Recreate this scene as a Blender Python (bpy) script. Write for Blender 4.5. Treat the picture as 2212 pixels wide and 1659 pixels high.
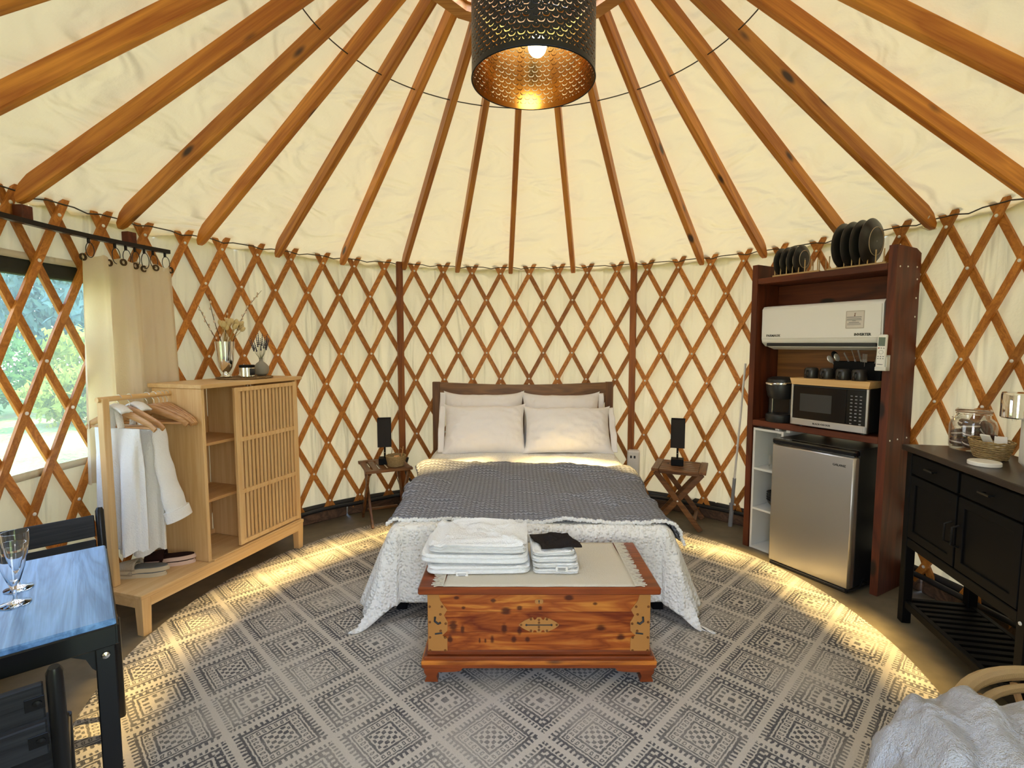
import bpy, bmesh, math, random
from math import sin, cos, pi, sqrt, atan2, radians, hypot
from mathutils import Vector, Matrix, Euler, noise

S = bpy.context.scene
COL = S.collection
for o in list(bpy.data.objects):
    bpy.data.objects.remove(o, do_unlink=True)
random.seed(7)

# ------------------------------------------------------------------ camera
PITCH = 0.0794
cam_d = bpy.data.cameras.new('camera')
cam_d.sensor_fit = 'HORIZONTAL'
cam_d.sensor_width = 36.0
cam_d.lens = 1090.0 / 2212.0 * 36.0
cam_d.clip_start = 0.02
cam_o = bpy.data.objects.new('camera', cam_d)
COL.objects.link(cam_o)
cam_o.location = (0, 0, 1.5)
cam_o.rotation_euler = (pi / 2 - PITCH, 0, 0)
S.camera = cam_o

# ------------------------------------------------------------------ view, sky, sun
S.view_settings.view_transform = 'Standard'
S.view_settings.look = 'None'
S.view_settings.gamma = 1.0
S.view_settings.use_curve_mapping = False
S.view_settings.exposure = 1.6

w = bpy.data.worlds.new('sky'); S.world = w; w.use_nodes = True
wt = w.node_tree; wt.nodes.clear()
wo = wt.nodes.new('ShaderNodeOutputWorld'); wb = wt.nodes.new('ShaderNodeBackground')
wc = wt.nodes.new('ShaderNodeTexCoord'); wsx = wt.nodes.new('ShaderNodeSeparateXYZ')
wr = wt.nodes.new('ShaderNodeValToRGB')
wr.color_ramp.elements[0].position = 0.0; wr.color_ramp.elements[0].color = (1.0, 0.965, 0.90, 1)
wr.color_ramp.elements[1].position = 0.55; wr.color_ramp.elements[1].color = (0.30, 0.52, 0.95, 1)
wt.links.new(wc.outputs['Generated'], wsx.inputs[0]); wt.links.new(wsx.outputs['Z'], wr.inputs[0])
wt.links.new(wr.outputs[0], wb.inputs[0]); wb.inputs[1].default_value = 3.0
wt.links.new(wb.outputs[0], wo.inputs[0])

# sun: high, from behind the far wall
sun_d = bpy.data.lights.new('sun', 'SUN'); sun_d.energy = 5.0; sun_d.angle = 0.02; sun_d.color = (1.0, 0.90, 0.72)
sun_o = bpy.data.objects.new('sun', sun_d); COL.objects.link(sun_o)
sun_o.rotation_euler = (radians(-32), radians(14), 0)

# the yurt: centre, radius
CX, CY, R = 0.0875, 2.433, 2.44

def wp(th, r, z):
    return Vector((CX + r * sin(th), CY + r * cos(th), z))

# added spot lamp imitating the dome's ring of sunlight on floor, bed, rug
spot_d = bpy.data.lights.new('added_sun_ring_spot', 'SPOT')
spot_d.energy = 1100; spot_d.spot_size = radians(70); spot_d.spot_blend = 0.05; spot_d.shadow_soft_size = 0.02
spot_d.color = (1.0, 0.72, 0.28)
spot_o = bpy.data.objects.new('added_sun_ring_spot', spot_d); COL.objects.link(spot_o)
spot_o.location = (CX, CY, 3.85)
spot_d.use_nodes = True
st = spot_d.node_tree; st.nodes.clear()
def _n(t, **k):
    n = st.nodes.new(t)
    for a, b in k.items(): setattr(n, a, b)
    return n
def _m(op, a, b=None, c=None):
    n = _n('ShaderNodeMath', operation=op)
    for i, v in enumerate((a, b, c)):
        if v is None: continue
        if isinstance(v, (int, float)): n.inputs[i].default_value = v
        else: st.links.new(v, n.inputs[i])
    return n.outputs[0]
tc = _n('ShaderNodeTexCoord'); sx = _n('ShaderNodeSeparateXYZ')
st.links.new(tc.outputs['Normal'], sx.inputs[0])
zz = _m('ABSOLUTE', sx.outputs['Z'])
px_ = _m('DIVIDE', sx.outputs['X'], zz); py_ = _m('DIVIDE', sx.outputs['Y'], zz)
rr = _m('SQRT', _m('ADD', _m('MULTIPLY', px_, px_), _m('MULTIPLY', py_, py_)))
cmb = _n('ShaderNodeCombineXYZ'); st.links.new(px_, cmb.inputs[0]); st.links.new(py_, cmb.inputs[1]); cmb.inputs[2].default_value = 3.3
nz = _n('ShaderNodeTexNoise'); nz.inputs['Scale'].default_value = 9.0; nz.inputs['Detail'].default_value = 4.0
st.links.new(cmb.outputs[0], nz.inputs['Vector'])
nz2 = _n('ShaderNodeTexNoise'); nz2.inputs['Scale'].default_value = 3.0; nz2.inputs['Detail'].default_value = 2.0
st.links.new(cmb.outputs[0], nz2.inputs['Vector'])
rw = _m('ADD', rr, _m('MULTIPLY', _m('SUBTRACT', nz2.outputs[0], 0.5), 0.06))
band = _m('SUBTRACT', 1.0, _m('DIVIDE', _m('ABSOLUTE', _m('SUBTRACT', rw, 0.460)), 0.060))
band = _m('MAXIMUM', band, 0.0)
patch = _m('MULTIPLY', _m('MAXIMUM', _m('SUBTRACT', nz.outputs[0], 0.22), 0.0), 2.6)
front = _n('ShaderNodeMapRange'); front.inputs[1].default_value = -0.30; front.inputs[2].default_value = 0.05
st.links.new(_m('MULTIPLY', py_, 1.0), front.inputs[0])
val = _m('MULTIPLY', _m('MULTIPLY', band, patch), front.outputs[0])
em = _n('ShaderNodeEmission'); em.inputs[0].default_value = (1, 1, 1, 1); st.links.new(val, em.inputs[1])
lo = _n('ShaderNodeOutputLight'); st.links.new(em.outputs[0], lo.inputs[0])

# ------------------------------------------------------------------ helpers: materials
class NT:
    def __init__(s, name):
        s.m = bpy.data.materials.new(name); s.m.use_nodes = True
        s.t = s.m.node_tree; s.t.nodes.clear()
        s.out = s.t.nodes.new('ShaderNodeOutputMaterial')
    def n(s, t, ins=None, **k):
        x = s.t.nodes.new(t)
        for a, b in k.items(): setattr(x, a, b)
        if ins:
            for a, b in ins.items(): s.set(x.inputs[a], b)
        return x
    def set(s, inp, v):
        if isinstance(v, bpy.types.NodeSocket): s.t.links.new(v, inp)
        else: inp.default_value = v
    def math(s, op, a, b=None, c=None, clamp=False):
        x = s.t.nodes.new('ShaderNodeMath'); x.operation = op; x.use_clamp = clamp
        for i, v in enumerate((a, b, c)):
            if v is not None: s.set(x.inputs[i], v)
        return x.outputs[0]
    def mix(s, f, a, b, mode='MIX'):
        x = s.t.nodes.new('ShaderNodeMix'); x.data_type = 'RGBA'; x.blend_type = mode
        s.set(x.inputs[0], f); s.set(x.inputs[6], a); s.set(x.inputs[7], b)
        return x.outputs[2]
    def ramp(s, f, stops):
        x = s.t.nodes.new('ShaderNodeValToRGB'); cr = x.color_ramp
        while len(cr.elements) < len(stops): cr.elements.new(0.5)
        for e, (p, c) in zip(cr.elements, stops):
            e.position = p; e.color = tuple(c) + (1,) if len(c) == 3 else c
        s.set(x.inputs[0], f); return x.outputs[0]
    def step(s, x, a, b):
        m = s.t.nodes.new('ShaderNodeMapRange'); m.interpolation_type = 'SMOOTHSTEP'
        s.set(m.inputs[0], x); m.inputs[1].default_value = a; m.inputs[2].default_value = b
        return m.outputs[0]
    def coords(s, kind='Object', scale=(1, 1, 1), rnd=True):
        tc = s.n('ShaderNodeTexCoord')
        v = tc.outputs[kind]
        if rnd:
            oi = s.n('ShaderNodeObjectInfo')
            mu = s.n('ShaderNodeVectorMath', operation='SCALE'); mu.inputs[0].default_value = (37.0, 21.0, 53.0)
            s.set(mu.inputs[3], oi.outputs['Random'])
            ad = s.n('ShaderNodeVectorMath', operation='ADD'); s.set(ad.inputs[0], v); s.set(ad.inputs[1], mu.outputs[0]); v = ad.outputs[0]
        mp = s.n('ShaderNodeMapping'); s.set(mp.inputs[0], v); mp.inputs['Scale'].default_value = scale
        return mp.outputs[0]
    def noise(s, v, scale=5, detail=3, dist=0, rough=.5):
        x = s.n('ShaderNodeTexNoise'); s.set(x.inputs['Vector'], v)
        x.inputs['Scale'].default_value = scale; x.inputs['Detail'].default_value = detail
        x.inputs['Distortion'].default_value = dist; x.inputs['Roughness'].default_value = rough
        return x.outputs[0]
    def bump(s, h, strength=.2, dist=.01):
        x = s.n('ShaderNodeBump'); s.set(x.inputs['Height'], h)
        x.inputs['Strength'].default_value = strength; x.inputs['Distance'].default_value = dist
        return x.outputs[0]
    def pbr(s, base, rough=.5, metal=0, normal=None, spec=.5, alpha=None, **k):
        b = s.n('ShaderNodeBsdfPrincipled')
        s.set(b.inputs['Base Color'], base if isinstance(base, bpy.types.NodeSocket) else (tuple(base) + (1,))[:4])
        s.set(b.inputs['Roughness'], rough); s.set(b.inputs['Metallic'], metal)
        b.inputs['Specular IOR Level'].default_value = spec
        if normal is not None: s.set(b.inputs['Normal'], normal)
        if alpha is not None: s.set(b.inputs['Alpha'], alpha)
        for a, v in k.items(): s.set(b.inputs[a], v)
        s.set(s.out.inputs[0], b.outputs[0]); return b

def hexc(h):
    c = [int(h[i:i + 2], 16) / 255 for i in (0, 2, 4)]
    return tuple(x / 12.92 if x <= .04045 else ((x + .055) / 1.055) ** 2.4 for x in c)

def plain(name, col, rough=.5, metal=0, bumpv=0, bscale=60, spec=.5, **k):
    s = NT(name)
    v = s.coords()
    n1 = s.noise(v, 4, 3)
    base = s.mix(s.math('MULTIPLY', n1, .25), tuple(col) + (1,), tuple(c * .8 for c in col) + (1,))
    nrm = s.bump(s.noise(v, bscale, 3), bumpv, .005) if bumpv else None
    s.pbr(base, rough, metal, nrm, spec, **k)
    return s.m

def wood(name, dark, light, axis=0, along=1.0, across=11.0, rough=.42, knots=0.0, contrast=1.0, uv=False, knotcol=(.05, .018, .008), tint=.25, spec=.4):
    s = NT(name)
    sc = [across, across, across]; sc[axis] = along
    v = s.coords('UV' if uv else 'Object', tuple(sc))
    n1 = s.noise(v, 1.0, 4, .6)
    ring = s.math('PINGPONG', s.math('MULTIPLY', n1, 9.0), 1.0)
    sc2 = [across * 14] * 3; sc2[axis] = along * 5
    fine = s.noise(s.coords('UV' if uv else 'Object', tuple(sc2)), 1.0, 3)
    f = s.math('ADD', s.math('MULTIPLY', ring, .55 * contrast), s.math('MULTIPLY', fine, .55), clamp=True)
    col = s.ramp(f, [(0.1, dark), (.9, light)])
    oi = s.n('ShaderNodeObjectInfo')
    hs = s.n('ShaderNodeHueSaturation'); s.set(hs.inputs['Color'], col)
    s.set(hs.inputs['Value'], s.math('ADD', 1 - tint / 2, s.math('MULTIPLY', oi.outputs['Random'], tint)))
    col = hs.outputs[0]
    if knots:
        sk = [3.0 * 3, 3.0 * 3, 3.0 * 3]; sk[axis] = 3.6
        vk = s.coords('UV' if uv else 'Object', tuple(sk))
        vo = s.n('ShaderNodeTexVoronoi'); s.set(vo.inputs['Vector'], vk); vo.inputs['Scale'].default_value = 1.0
        d = vo.outputs['Distance']
        sep = s.n('ShaderNodeSeparateColor'); s.set(sep.inputs[0], vo.outputs['Color'])
        on = s.math('LESS_THAN', sep.outputs[0], knots)
        k = s.math('MULTIPLY', s.math('SUBTRACT', 1.0, s.step(d, .10, .25)), on)
        col = s.mix(k, col, tuple(knotcol) + (1,))
    nrm = s.bump(f, .12, .003)
    s.pbr(col, rough, 0, nrm, spec)
    return s.m

def cloth(name, col, trans=0.0, bumps=((40, .15),), rough=.9, tcol=None, wrinkle=None, gen=False, var=.06):
    s = NT(name)
    v = s.coords(rnd=False)
    h = None
    for sc, st_ in bumps:
        q = s.math('MULTIPLY', s.noise(v, sc, 3), st_)
        h = q if h is None else s.math('ADD', h, q)
    if wrinkle:
        q = s.math('MULTIPLY', s.noise(s.coords(scale=wrinkle[0], rnd=False), 1.0, 2.0, .8), wrinkle[1])
        h = q if h is None else s.math('ADD', h, q)
    nrm = s.bump(h, 1.0, wrinkle[2] if wrinkle and len(wrinkle) > 2 else .02)
    base = s.mix(s.math('MULTIPLY', s.noise(v, 3, 4), var * 4), tuple(col) + (1,), tuple(c * .75 for c in col) + (1,))
    if trans <= 0:
        s.pbr(base, rough, 0, nrm, .15)
    else:
        d = s.n('ShaderNodeBsdfDiffuse'); s.set(d.inputs[0], base); s.set(d.inputs['Normal'], nrm)
        t = s.n('ShaderNodeBsdfTranslucent'); s.set(t.inputs[0], tuple(tcol or col) + (1,)); s.set(t.inputs['Normal'], nrm)
        mx = s.n('ShaderNodeMixShader'); mx.inputs[0].default_value = trans
        s.set(mx.inputs[1], d.outputs[0]); s.set(mx.inputs[2], t.outputs[0]); s.set(s.out.inputs[0], mx.outputs[0])
    return s.m

def metal(name, col, rough=.25, brushed=None):
    s = NT(name)
    nrm = None; r = rough
    if brushed:
        n1 = s.noise(s.coords(scale=brushed), 1.0, 3)
        r = s.math('ADD', rough - .02, s.math('MULTIPLY', n1, .04)); nrm = s.bump(n1, .015, .001)
    s.pbr(tuple(col), r, 1.0, nrm); return s.m

def glass(name, col=(1, 1, 1), rough=0.0, mixv=.12):
    s = NT(name)
    g = s.n('ShaderNodeBsdfGlossy'); g.inputs[0].default_value = (1, 1, 1, 1); g.inputs[1].default_value = .03
    t = s.n('ShaderNodeBsdfTransparent'); t.inputs[0].default_value = tuple(col) + (1,)
    fr = s.n('ShaderNodeLayerWeight'); fr.inputs[0].default_value = .5
    f = s.math('ADD', s.math('MULTIPLY', s.math('POWER', fr.outputs['Facing'], 2.4), .75), .05, clamp=True)
    mx = s.n('ShaderNodeMixShader'); s.set(mx.inputs[0], f); s.set(mx.inputs[1], t.outputs[0]); s.set(mx.inputs[2], g.outputs[0])
    s.set(s.out.inputs[0], mx.outputs[0]); return s.m

# ------------------------------------------------------------------ helpers: geometry
def RZ(a): return Matrix.Rotation(a, 4, 'Z')
def RX(a): return Matrix.Rotation(a, 4, 'X')
def RY(a): return Matrix.Rotation(a, 4, 'Y')
def T(x, y, z): return Matrix.Translation((x, y, z))

class MB:
    def __init__(s): s.v = []; s.f = []; s.mi = []; s.uv = {}; s.M = Matrix.Identity(4); s.k = 0
    def vert(s, p): s.v.append(s.M @ Vector(p)); return len(s.v) - 1
    def face(s, ids, uv=None):
        s.f.append(tuple(ids)); s.mi.append(s.k)
        if uv: s.uv[len(s.f) - 1] = uv
    def box(s, c, size, b=0.0, M=None):
        old = s.M
        if M is not None: s.M = s.M @ M
        hx, hy, hz = [q / 2 for q in size]; b = min(b, hx * .49, hy * .49, hz * .49)
        cx, cy, cz = c
        if b <= 0:
            ids = {}
            for i in (-1, 1):
                for j in (-1, 1):
                    for k in (-1, 1): ids[i, j, k] = s.vert((cx + i * hx, cy + j * hy, cz + k * hz))
            for ax in range(3):
                for sg in (-1, 1):
                    o = [a for a in range(3) if a != ax]; q = []
                    for (p, r) in ((-1, -1), (1, -1), (1, 1), (-1, 1)):
                        t = [0, 0, 0]; t[ax] = sg; t[o[0]] = p; t[o[1]] = r; q.append(ids[tuple(t)])
                    flip = (sg == 1) == (ax == 1)
                    s.face(q[::-1] if flip else q)
        else:
            ids = {}
            h = (hx, hy, hz)
            for i in (-1, 1):
                for j in (-1, 1):
                    for k in (-1, 1):
                        sg = (i, j, k)
                        for ax in range(3):
                            p = [0, 0, 0]
                            for a in range(3): p[a] = sg[a] * (h[a] if a == ax else h[a] - b)
                            ids[sg, ax] = s.vert((cx + p[0], cy + p[1], cz + p[2]))
            def add(q):
                P = [s.v[t] for t in q]
                nrm = (P[1] - P[0]).cross(P[2] - P[0]); cen = sum(P, Vector()) / len(P) - s.M @ Vector(c)
                s.face(q if nrm.dot(cen) > 0 else q[::-1])
            for ax in range(3):
                o = [a for a in range(3) if a != ax]
                for sg in (-1, 1):
                    q = []
                    for (p, r) in ((-1, -1), (1, -1), (1, 1), (-1, 1)):
                        t = [0, 0, 0]; t[ax] = sg; t[o[0]] = p; t[o[1]] = r; q.append(ids[tuple(t), ax])
                    add(q)
                for p in (-1, 1):
                    for r in (-1, 1):
                        t1 = [0, 0, 0]; t1[o[0]] = p; t1[o[1]] = r; t2 = list(t1); t1[ax] = -1; t2[ax] = 1
                        add([ids[tuple(t1), o[0]], ids[tuple(t2), o[0]], ids[tuple(t2), o[1]], ids[tuple(t1), o[1]]])
            for i in (-1, 1):
                for j in (-1, 1):
                    for k in (-1, 1): add([ids[(i, j, k), a] for a in range(3)])
        s.M = old
    def ring_faces(s, rings, closed_u=True, cap=True, uvs=None):
        n = len(rings[0])
        for a in range(len(rings) - 1):
            for i in range(n if closed_u else n - 1):
                j = (i + 1) % n
                s.face((rings[a][i], rings[a][j], rings[a + 1][j], rings[a + 1][i]),
                       [(i / n, a), ((i + 1) / n, a), ((i + 1) / n, a + 1), (i / n, a + 1)] if uvs is None else
                       [(i / n, uvs[a]), ((i + 1) / n, uvs[a]), ((i + 1) / n, uvs[a + 1]), (i / n, uvs[a + 1])])
        if cap and closed_u:
            s.face(rings[0][::-1]); s.face(rings[-1])
    def tube(s, pts, r, n=8, cap=True, closed=False, sq=None):
        pts = [Vector(p) for p in pts]; N = len(pts); rings = []
        up = None; acc = [0]
        for i in range(1, N): acc.append(acc[-1] + (pts[i] - pts[i - 1]).length * 4)
        for i in range(N):
            if closed: t = pts[(i + 1) % N] - pts[i - 1]
            else: t = pts[min(i + 1, N - 1)] - pts[max(i - 1, 0)]
            t.normalize()
            if up is None:
                up = Vector((0, 0, 1)) if abs(t.z) < .9 else Vector((1, 0, 0))
            a = t.cross(up)
            if a.length < 1e-4: a = t.cross(Vector((0, 1, .1)))
            a.normalize(); b = a.cross(t).normalized(); up = b
            rad = r[i] if isinstance(r, (list, tuple)) else r
            ring = []
            for k in range(n):
                an = 2 * pi * k / n + (pi / 4 if n == 4 else 0)
                ca, sa = cos(an) * rad, sin(an) * rad
                if sq: ca *= sq[0]; sa *= sq[1]
                ring.append(s.vert(pts[i] + a * ca + b * sa))
            rings.append(ring)
        if closed: rings.append(rings[0]); s.ring_faces(rings, True, False)
        else: s.ring_faces(rings, True, cap, acc)
    def lathe(s, prof, n=24, c=(0, 0, 0), cap=True, mod=None):
        rings = []
        for (r, z) in prof:
            ring = []
            for i in range(n):
                a = 2 * pi * i / n
                rr_ = r * (mod(a, z) if mod else 1)
                ring.append(s.vert((c[0] + rr_ * cos(a), c[1] + rr_ * sin(a), c[2] + z)))
            rings.append(ring)
        s.ring_faces(rings, True, cap)
    def grid(s, fn, nu, nv, cu=False):
        ids = [[s.vert(fn(i / nu, j / nv)) for i in range(nu if cu else nu + 1)] for j in range(nv + 1)]
        for j in range(nv):
            for i in range(nu):
                i2 = (i + 1) % nu if cu else i + 1
                s.face((ids[j][i], ids[j][i2], ids[j + 1][i2], ids[j + 1][i]),
                       [(i / nu, j / nv), ((i + 1) / nu, j / nv), ((i + 1) / nu, (j + 1) / nv), (i / nu, (j + 1) / nv)])
    def prism(s, poly, z0, z1, M=None):
        old = s.M
        if M is not None: s.M = s.M @ M
        ar = sum(poly[i][0] * poly[(i + 1) % len(poly)][1] - poly[(i + 1) % len(poly)][0] * poly[i][1] for i in range(len(poly)))
        if ar < 0: poly = poly[::-1]
        a = [s.vert((x, y, z0)) for x, y in poly]; b = [s.vert((x, y, z1)) for x, y in poly]; n = len(poly)
        s.face(a[::-1]); s.face(b)
        for i in range(n): s.face((a[i], a[(i + 1) % n], b[(i + 1) % n], b[i]))
        s.M = old
    def ball(s, c, r, n=12, m=8, sc=(1, 1, 1)):
        rings = []
        for j in range(1, m):
            ph = pi * j / m
            rings.append([s.vert((c[0] + r * sc[0] * sin(ph) * cos(2 * pi * i / n), c[1] + r * sc[1] * sin(ph) * sin(2 * pi * i / n), c[2] - r * sc[2] * cos(ph))) for i in range(n)])
        s.ring_faces(rings, True, False)
        a = s.vert((c[0], c[1], c[2] - r * sc[2])); b = s.vert((c[0], c[1], c[2] + r * sc[2]))
        for i in range(n):
            s.face((a, rings[0][(i + 1) % n], rings[0][i])); s.face((b, rings[-1][i], rings[-1][(i + 1) % n]))
    def build(s, name, mats, parent=None, smooth=35, loc=None, rotz=None, sub=0, solid=0):
        me = bpy.data.meshes.new(name); me.from_pydata([tuple(p) for p in s.v], [], s.f)
        mats = mats if isinstance(mats, (list, tuple)) else [mats]
        for m in mats: me.materials.append(m)
        me.polygons.foreach_set('material_index', s.mi)
        if s.uv:
            ul = me.uv_layers.new(name='UVMap').data
            for fi, uv in s.uv.items():
                p = me.polygons[fi]
                for k, li in enumerate(p.loop_indices): ul[li].uv = uv[k]
        if smooth:
            me.polygons.foreach_set('use_smooth', [True] * len(me.polygons))
            me.set_sharp_from_angle(angle=radians(smooth))
        me.update()
        o = bpy.data.objects.new(name, me); COL.objects.link(o)
        if parent: o.parent = parent
        if loc is not None: o.location = loc
        if rotz is not None: o.rotation_euler.z = rotz
        if solid:
            md = o.modifiers.new('thickness', 'SOLIDIFY'); md.thickness = solid; md.offset = -1
        if sub:
            md = o.modifiers.new('smooth', 'SUBSURF'); md.levels = sub; md.render_levels = sub
        return o

def tag(o, label=None, cat=None, group=None, kind=None):
    if label: o['label'] = label
    if cat: o['category'] = cat
    if group: o['group'] = group
    if kind: o['kind'] = kind
    return o

def thing(name, label, cat, loc=(0, 0, 0), rotz=0, group=None, kind=None):
    o = bpy.data.objects.new(name, None); COL.objects.link(o)
    o.empty_display_size = .05; o.location = loc; o.rotation_euler = (0, 0, rotz)
    return tag(o, label, cat, group, kind)

def dup(root, loc=None, rotz=None, label=None, group=None):
    r = root.copy(); COL.objects.link(r)
    if loc is not None: r.location = loc
    if rotz is not None: r.rotation_euler = (0, 0, rotz) if not isinstance(rotz, tuple) else rotz
    if label: r['label'] = label
    if group: r['group'] = group
    for ch in list(root.children):
        c = ch.copy(); COL.objects.link(c); c.parent = r
        for g in list(ch.children):
            q = g.copy(); COL.objects.link(q); q.parent = c
    return r

def text(name, body, size, mat, parent, M, extrude=.0006, align='LEFT', bold=0.0):
    cu = bpy.data.curves.new(name, 'FONT'); cu.body = body; cu.size = size; cu.extrude = extrude
    cu.align_x = align; cu.offset = bold; cu.resolution_u = 2
    cu.materials.append(mat)
    tmp = bpy.data.objects.new(name, cu); COL.objects.link(tmp)
    bpy.context.view_layer.update()
    me = bpy.data.meshes.new_from_object(tmp.evaluated_get(bpy.context.evaluated_depsgraph_get()))
    bpy.data.objects.remove(tmp, do_unlink=True); bpy.data.curves.remove(cu)
    o = bpy.data.objects.new(name, me); COL.objects.link(o)
    if parent: o.parent = parent
    o.matrix_local = M
    return o

def fbm(x, y, z=0.0, oct=3):
    v = 0; a = 1
    for _ in range(oct):
        v += a * noise.noise(Vector((x, y, z))); x *= 2.1; y *= 2.1; z *= 2.1; a *= .5
    return v

# ------------------------------------------------------------------ materials
CREAM = cloth('canvas_liner', hexc('ddd2b4'), trans=.068, tcol=hexc('f5e1b8'), bumps=((60, .02), (7, .10)), wrinkle=((6, 6, 1.0), 1.0, .07))
ROOFM = cloth('canvas_roof', hexc('e2d5b2'), trans=.078, tcol=hexc('f6dca4'), bumps=((60, .02),), wrinkle=((2.6, 2.6, 6.5), 1.0, .085))
RAFT = wood('rafter_fir', hexc('9c5216'), hexc('d8903a'), axis=0, along=.7, across=9, knots=.22, rough=.4, tint=.35)
LATT = wood('lattice_fir', hexc('985820'), hexc('c98438'), axis=0, along=3, across=9, uv=True, tint=.45, rough=.5)
RINGW = wood('ring_pine', hexc('a8641f'), hexc('d69a4e'), axis=0, along=1, across=8)
BAMB = wood('bamboo_x', hexc('cfa066'), hexc('e6c48c'), axis=0, along=.8, across=16, contrast=.6, tint=.08, rough=.4)
BAMBZ = wood('bamboo_z', hexc('cfa066'), hexc('e6c48c'), axis=2, along=.8, across=16, contrast=.6, tint=.08, rough=.4)
BAMBD = wood('bamboo_shelf', hexc('b5844e'), hexc('d0a268'), axis=0, along=.8, across=16, contrast=.6, tint=.08)
MAHZ = wood('mahogany_stain_z', hexc('3e1a0c'), hexc('6d3318'), axis=2, along=.9, across=7, knots=.35, tint=.12, rough=.5, knotcol=(.015, .006, .003))
MAHX = wood('mahogany_stain_x', hexc('3e1a0c'), hexc('6d3318'), axis=0, along=.9, across=7, knots=.35, tint=.12, rough=.5, knotcol=(.015, .006, .003))
PLY = wood('plywood_back', hexc('5a3417'), hexc('8a5a2b'), axis=0, along=.8, across=9)
CEDAR = wood('cedar_chest', hexc('7a330c'), hexc('cf7a2a'), axis=0, along=1.3, across=9, knots=.8, contrast=1.3, rough=.28, tint=.05, knotcol=(.05, .012, .006), spec=.5)
def cedar_front():
    s = NT('cedar_front')
    tc = s.n('ShaderNodeTexCoord'); sep = s.n('ShaderNodeSeparateXYZ'); s.set(sep.inputs[0], tc.outputs['Object'])
    z = sep.outputs[2]; plank = s.math('FLOOR', s.math('DIVIDE', s.math('SUBTRACT', z, .135), .092))
    cb = s.n('ShaderNodeCombineXYZ'); s.set(cb.inputs[0], s.math('ADD', s.math('MULTIPLY', sep.outputs[0], 2.0), s.math('MULTIPLY', plank, 7.3))); s.set(cb.inputs[1], s.math('MULTIPLY', sep.outputs[1], 14)); s.set(cb.inputs[2], s.math('MULTIPLY', z, 14))
    n1 = s.noise(cb.outputs[0], 1.0, 4, .8); ring = s.math('PINGPONG', s.math('MULTIPLY', n1, 8.0), 1.0)
    cf = s.n('ShaderNodeMapping'); s.set(cf.inputs[0], tc.outputs['Object']); cf.inputs['Scale'].default_value = (6, 120, 120); fine = s.noise(cf.outputs[0], 1.0, 3)
    pn = s.n('ShaderNodeTexWhiteNoise', noise_dimensions='1D'); s.set(pn.inputs['W'], plank)
    f = s.math('ADD', s.math('ADD', s.math('MULTIPLY', ring, .50), s.math('MULTIPLY', fine, .35)), s.math('MULTIPLY', s.math('SUBTRACT', pn.outputs[0], .5), .35), clamp=True)
    col = s.ramp(f, [(.05, hexc('6b2608')), (.45, hexc('a4521a')), (.95, hexc('d58a34'))])
    dark = None
    for (x, zz, rx, rz) in ((-.36, .385, .012, .008), (-.20, .372, .012, .011), (-.145, .325, .024, .018), (-.085, .338, .013, .012), (.005, .337, .010, .010), (.13, .385, .022, .016), (.245, .357, .012, .009),
                            (-.375, .255, .020, .030), (-.335, .240, .010, .020), (-.152, .245, .014, .026), (-.085, .235, .011, .022), (.27, .248, .026, .018), (-.39, .195, .011, .018), (-.26, .19, .005, .014), (-.235, .19, .006, .012),
                            (-.205, .195, .010, .018), (-.11, .195, .013, .016), (-.05, .195, .012, .014), (.36, .205, .020, .018), (-.33, .338, .009, .008)):
        dx = s.math('DIVIDE', s.math('SUBTRACT', sep.outputs[0], x), rx); dz = s.math('DIVIDE', s.math('SUBTRACT', z, zz), rz)
        wob = s.math('MULTIPLY', s.math('SUBTRACT', fine, .5), 1.2)
        d = s.math('ADD', s.math('SQRT', s.math('ADD', s.math('MULTIPLY', dx, dx), s.math('MULTIPLY', dz, dz))), wob)
        k = s.math('SUBTRACT', 1.0, s.step(d, .45, 1.25))
        dark = k if dark is None else s.math('MAXIMUM', dark, k)
    col = s.mix(s.math('MULTIPLY', dark, .85), col, hexc('3a1208') + (1,))
    seam = s.math('FRACT', s.math('DIVIDE', s.math('SUBTRACT', z, .135), .092)); col = s.mix(s.math('LESS_THAN', seam, .02), col, hexc('5a2208') + (1,))
    s.pbr(col, .27, 0, s.bump(f, .08, .003), .5); return s.m
CEDARF = cedar_front()
CEDARD = wood('cedar_dark', hexc('5e2810'), hexc('8f4319'), axis=0, along=1.1, across=9, knots=.1, rough=.3, tint=.05)
BEDW = wood('headboard_walnut', hexc('553620'), hexc('8a6038'), axis=0, along=1.2, across=12, tint=.05)
BEDWZ = wood('headboard_walnut_z', hexc('553620'), hexc('7c5430'), axis=2, along=1.2, across=12, tint=.05)
TEAK = wood('teak_table', hexc('4f3018'), hexc('80552f'), axis=0, along=1.5, across=14, tint=.1)
TEAKY = wood('teak_table_y', hexc('4f3018'), hexc('80552f'), axis=1, along=1.5, across=14, tint=.1)
HANG = wood('hanger_beech', hexc('b07a45'), hexc('d0a06a'), axis=1, along=2, across=20)
PLATE = wood('plate_timber', hexc('3a2a1e'), hexc('6b4f3a'), axis=0, along=1, across=10, rough=.8)
BLK = plain('black_paint', (.0045, .0045, .005), .5, spec=.12)
BLKM = plain('black_steel', (.02, .02, .021), .3, .6)
BLKG = plain('black_gloss', (.008, .008, .009), .12)
BLKS = plain('black_plastic', (.014, .014, .015), .4)
STONE = plain('black_stoneware', (.018, .017, .017), .33, bumpv=.05)
STONEL = plain('stoneware_footring', hexc('b8a58a'), .8)
SHADE = plain('black_lampshade_cloth', (.016, .013, .012), .85, bumpv=.2, bscale=300)
WHT = plain('white_plastic', hexc('eeebe2'), .35)
WHTL = plain('white_melamine', hexc('d9d9d2'), .4)
GREY = plain('grey_plastic', hexc('8a8a8a'), .5)
INK = plain('dark_ink', (.02, .02, .02), .6)
INKB = plain('brown_ink', hexc('7a5a44'), .6)
INKG = plain('grey_ink', hexc('8f8c86'), .6)
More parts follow.
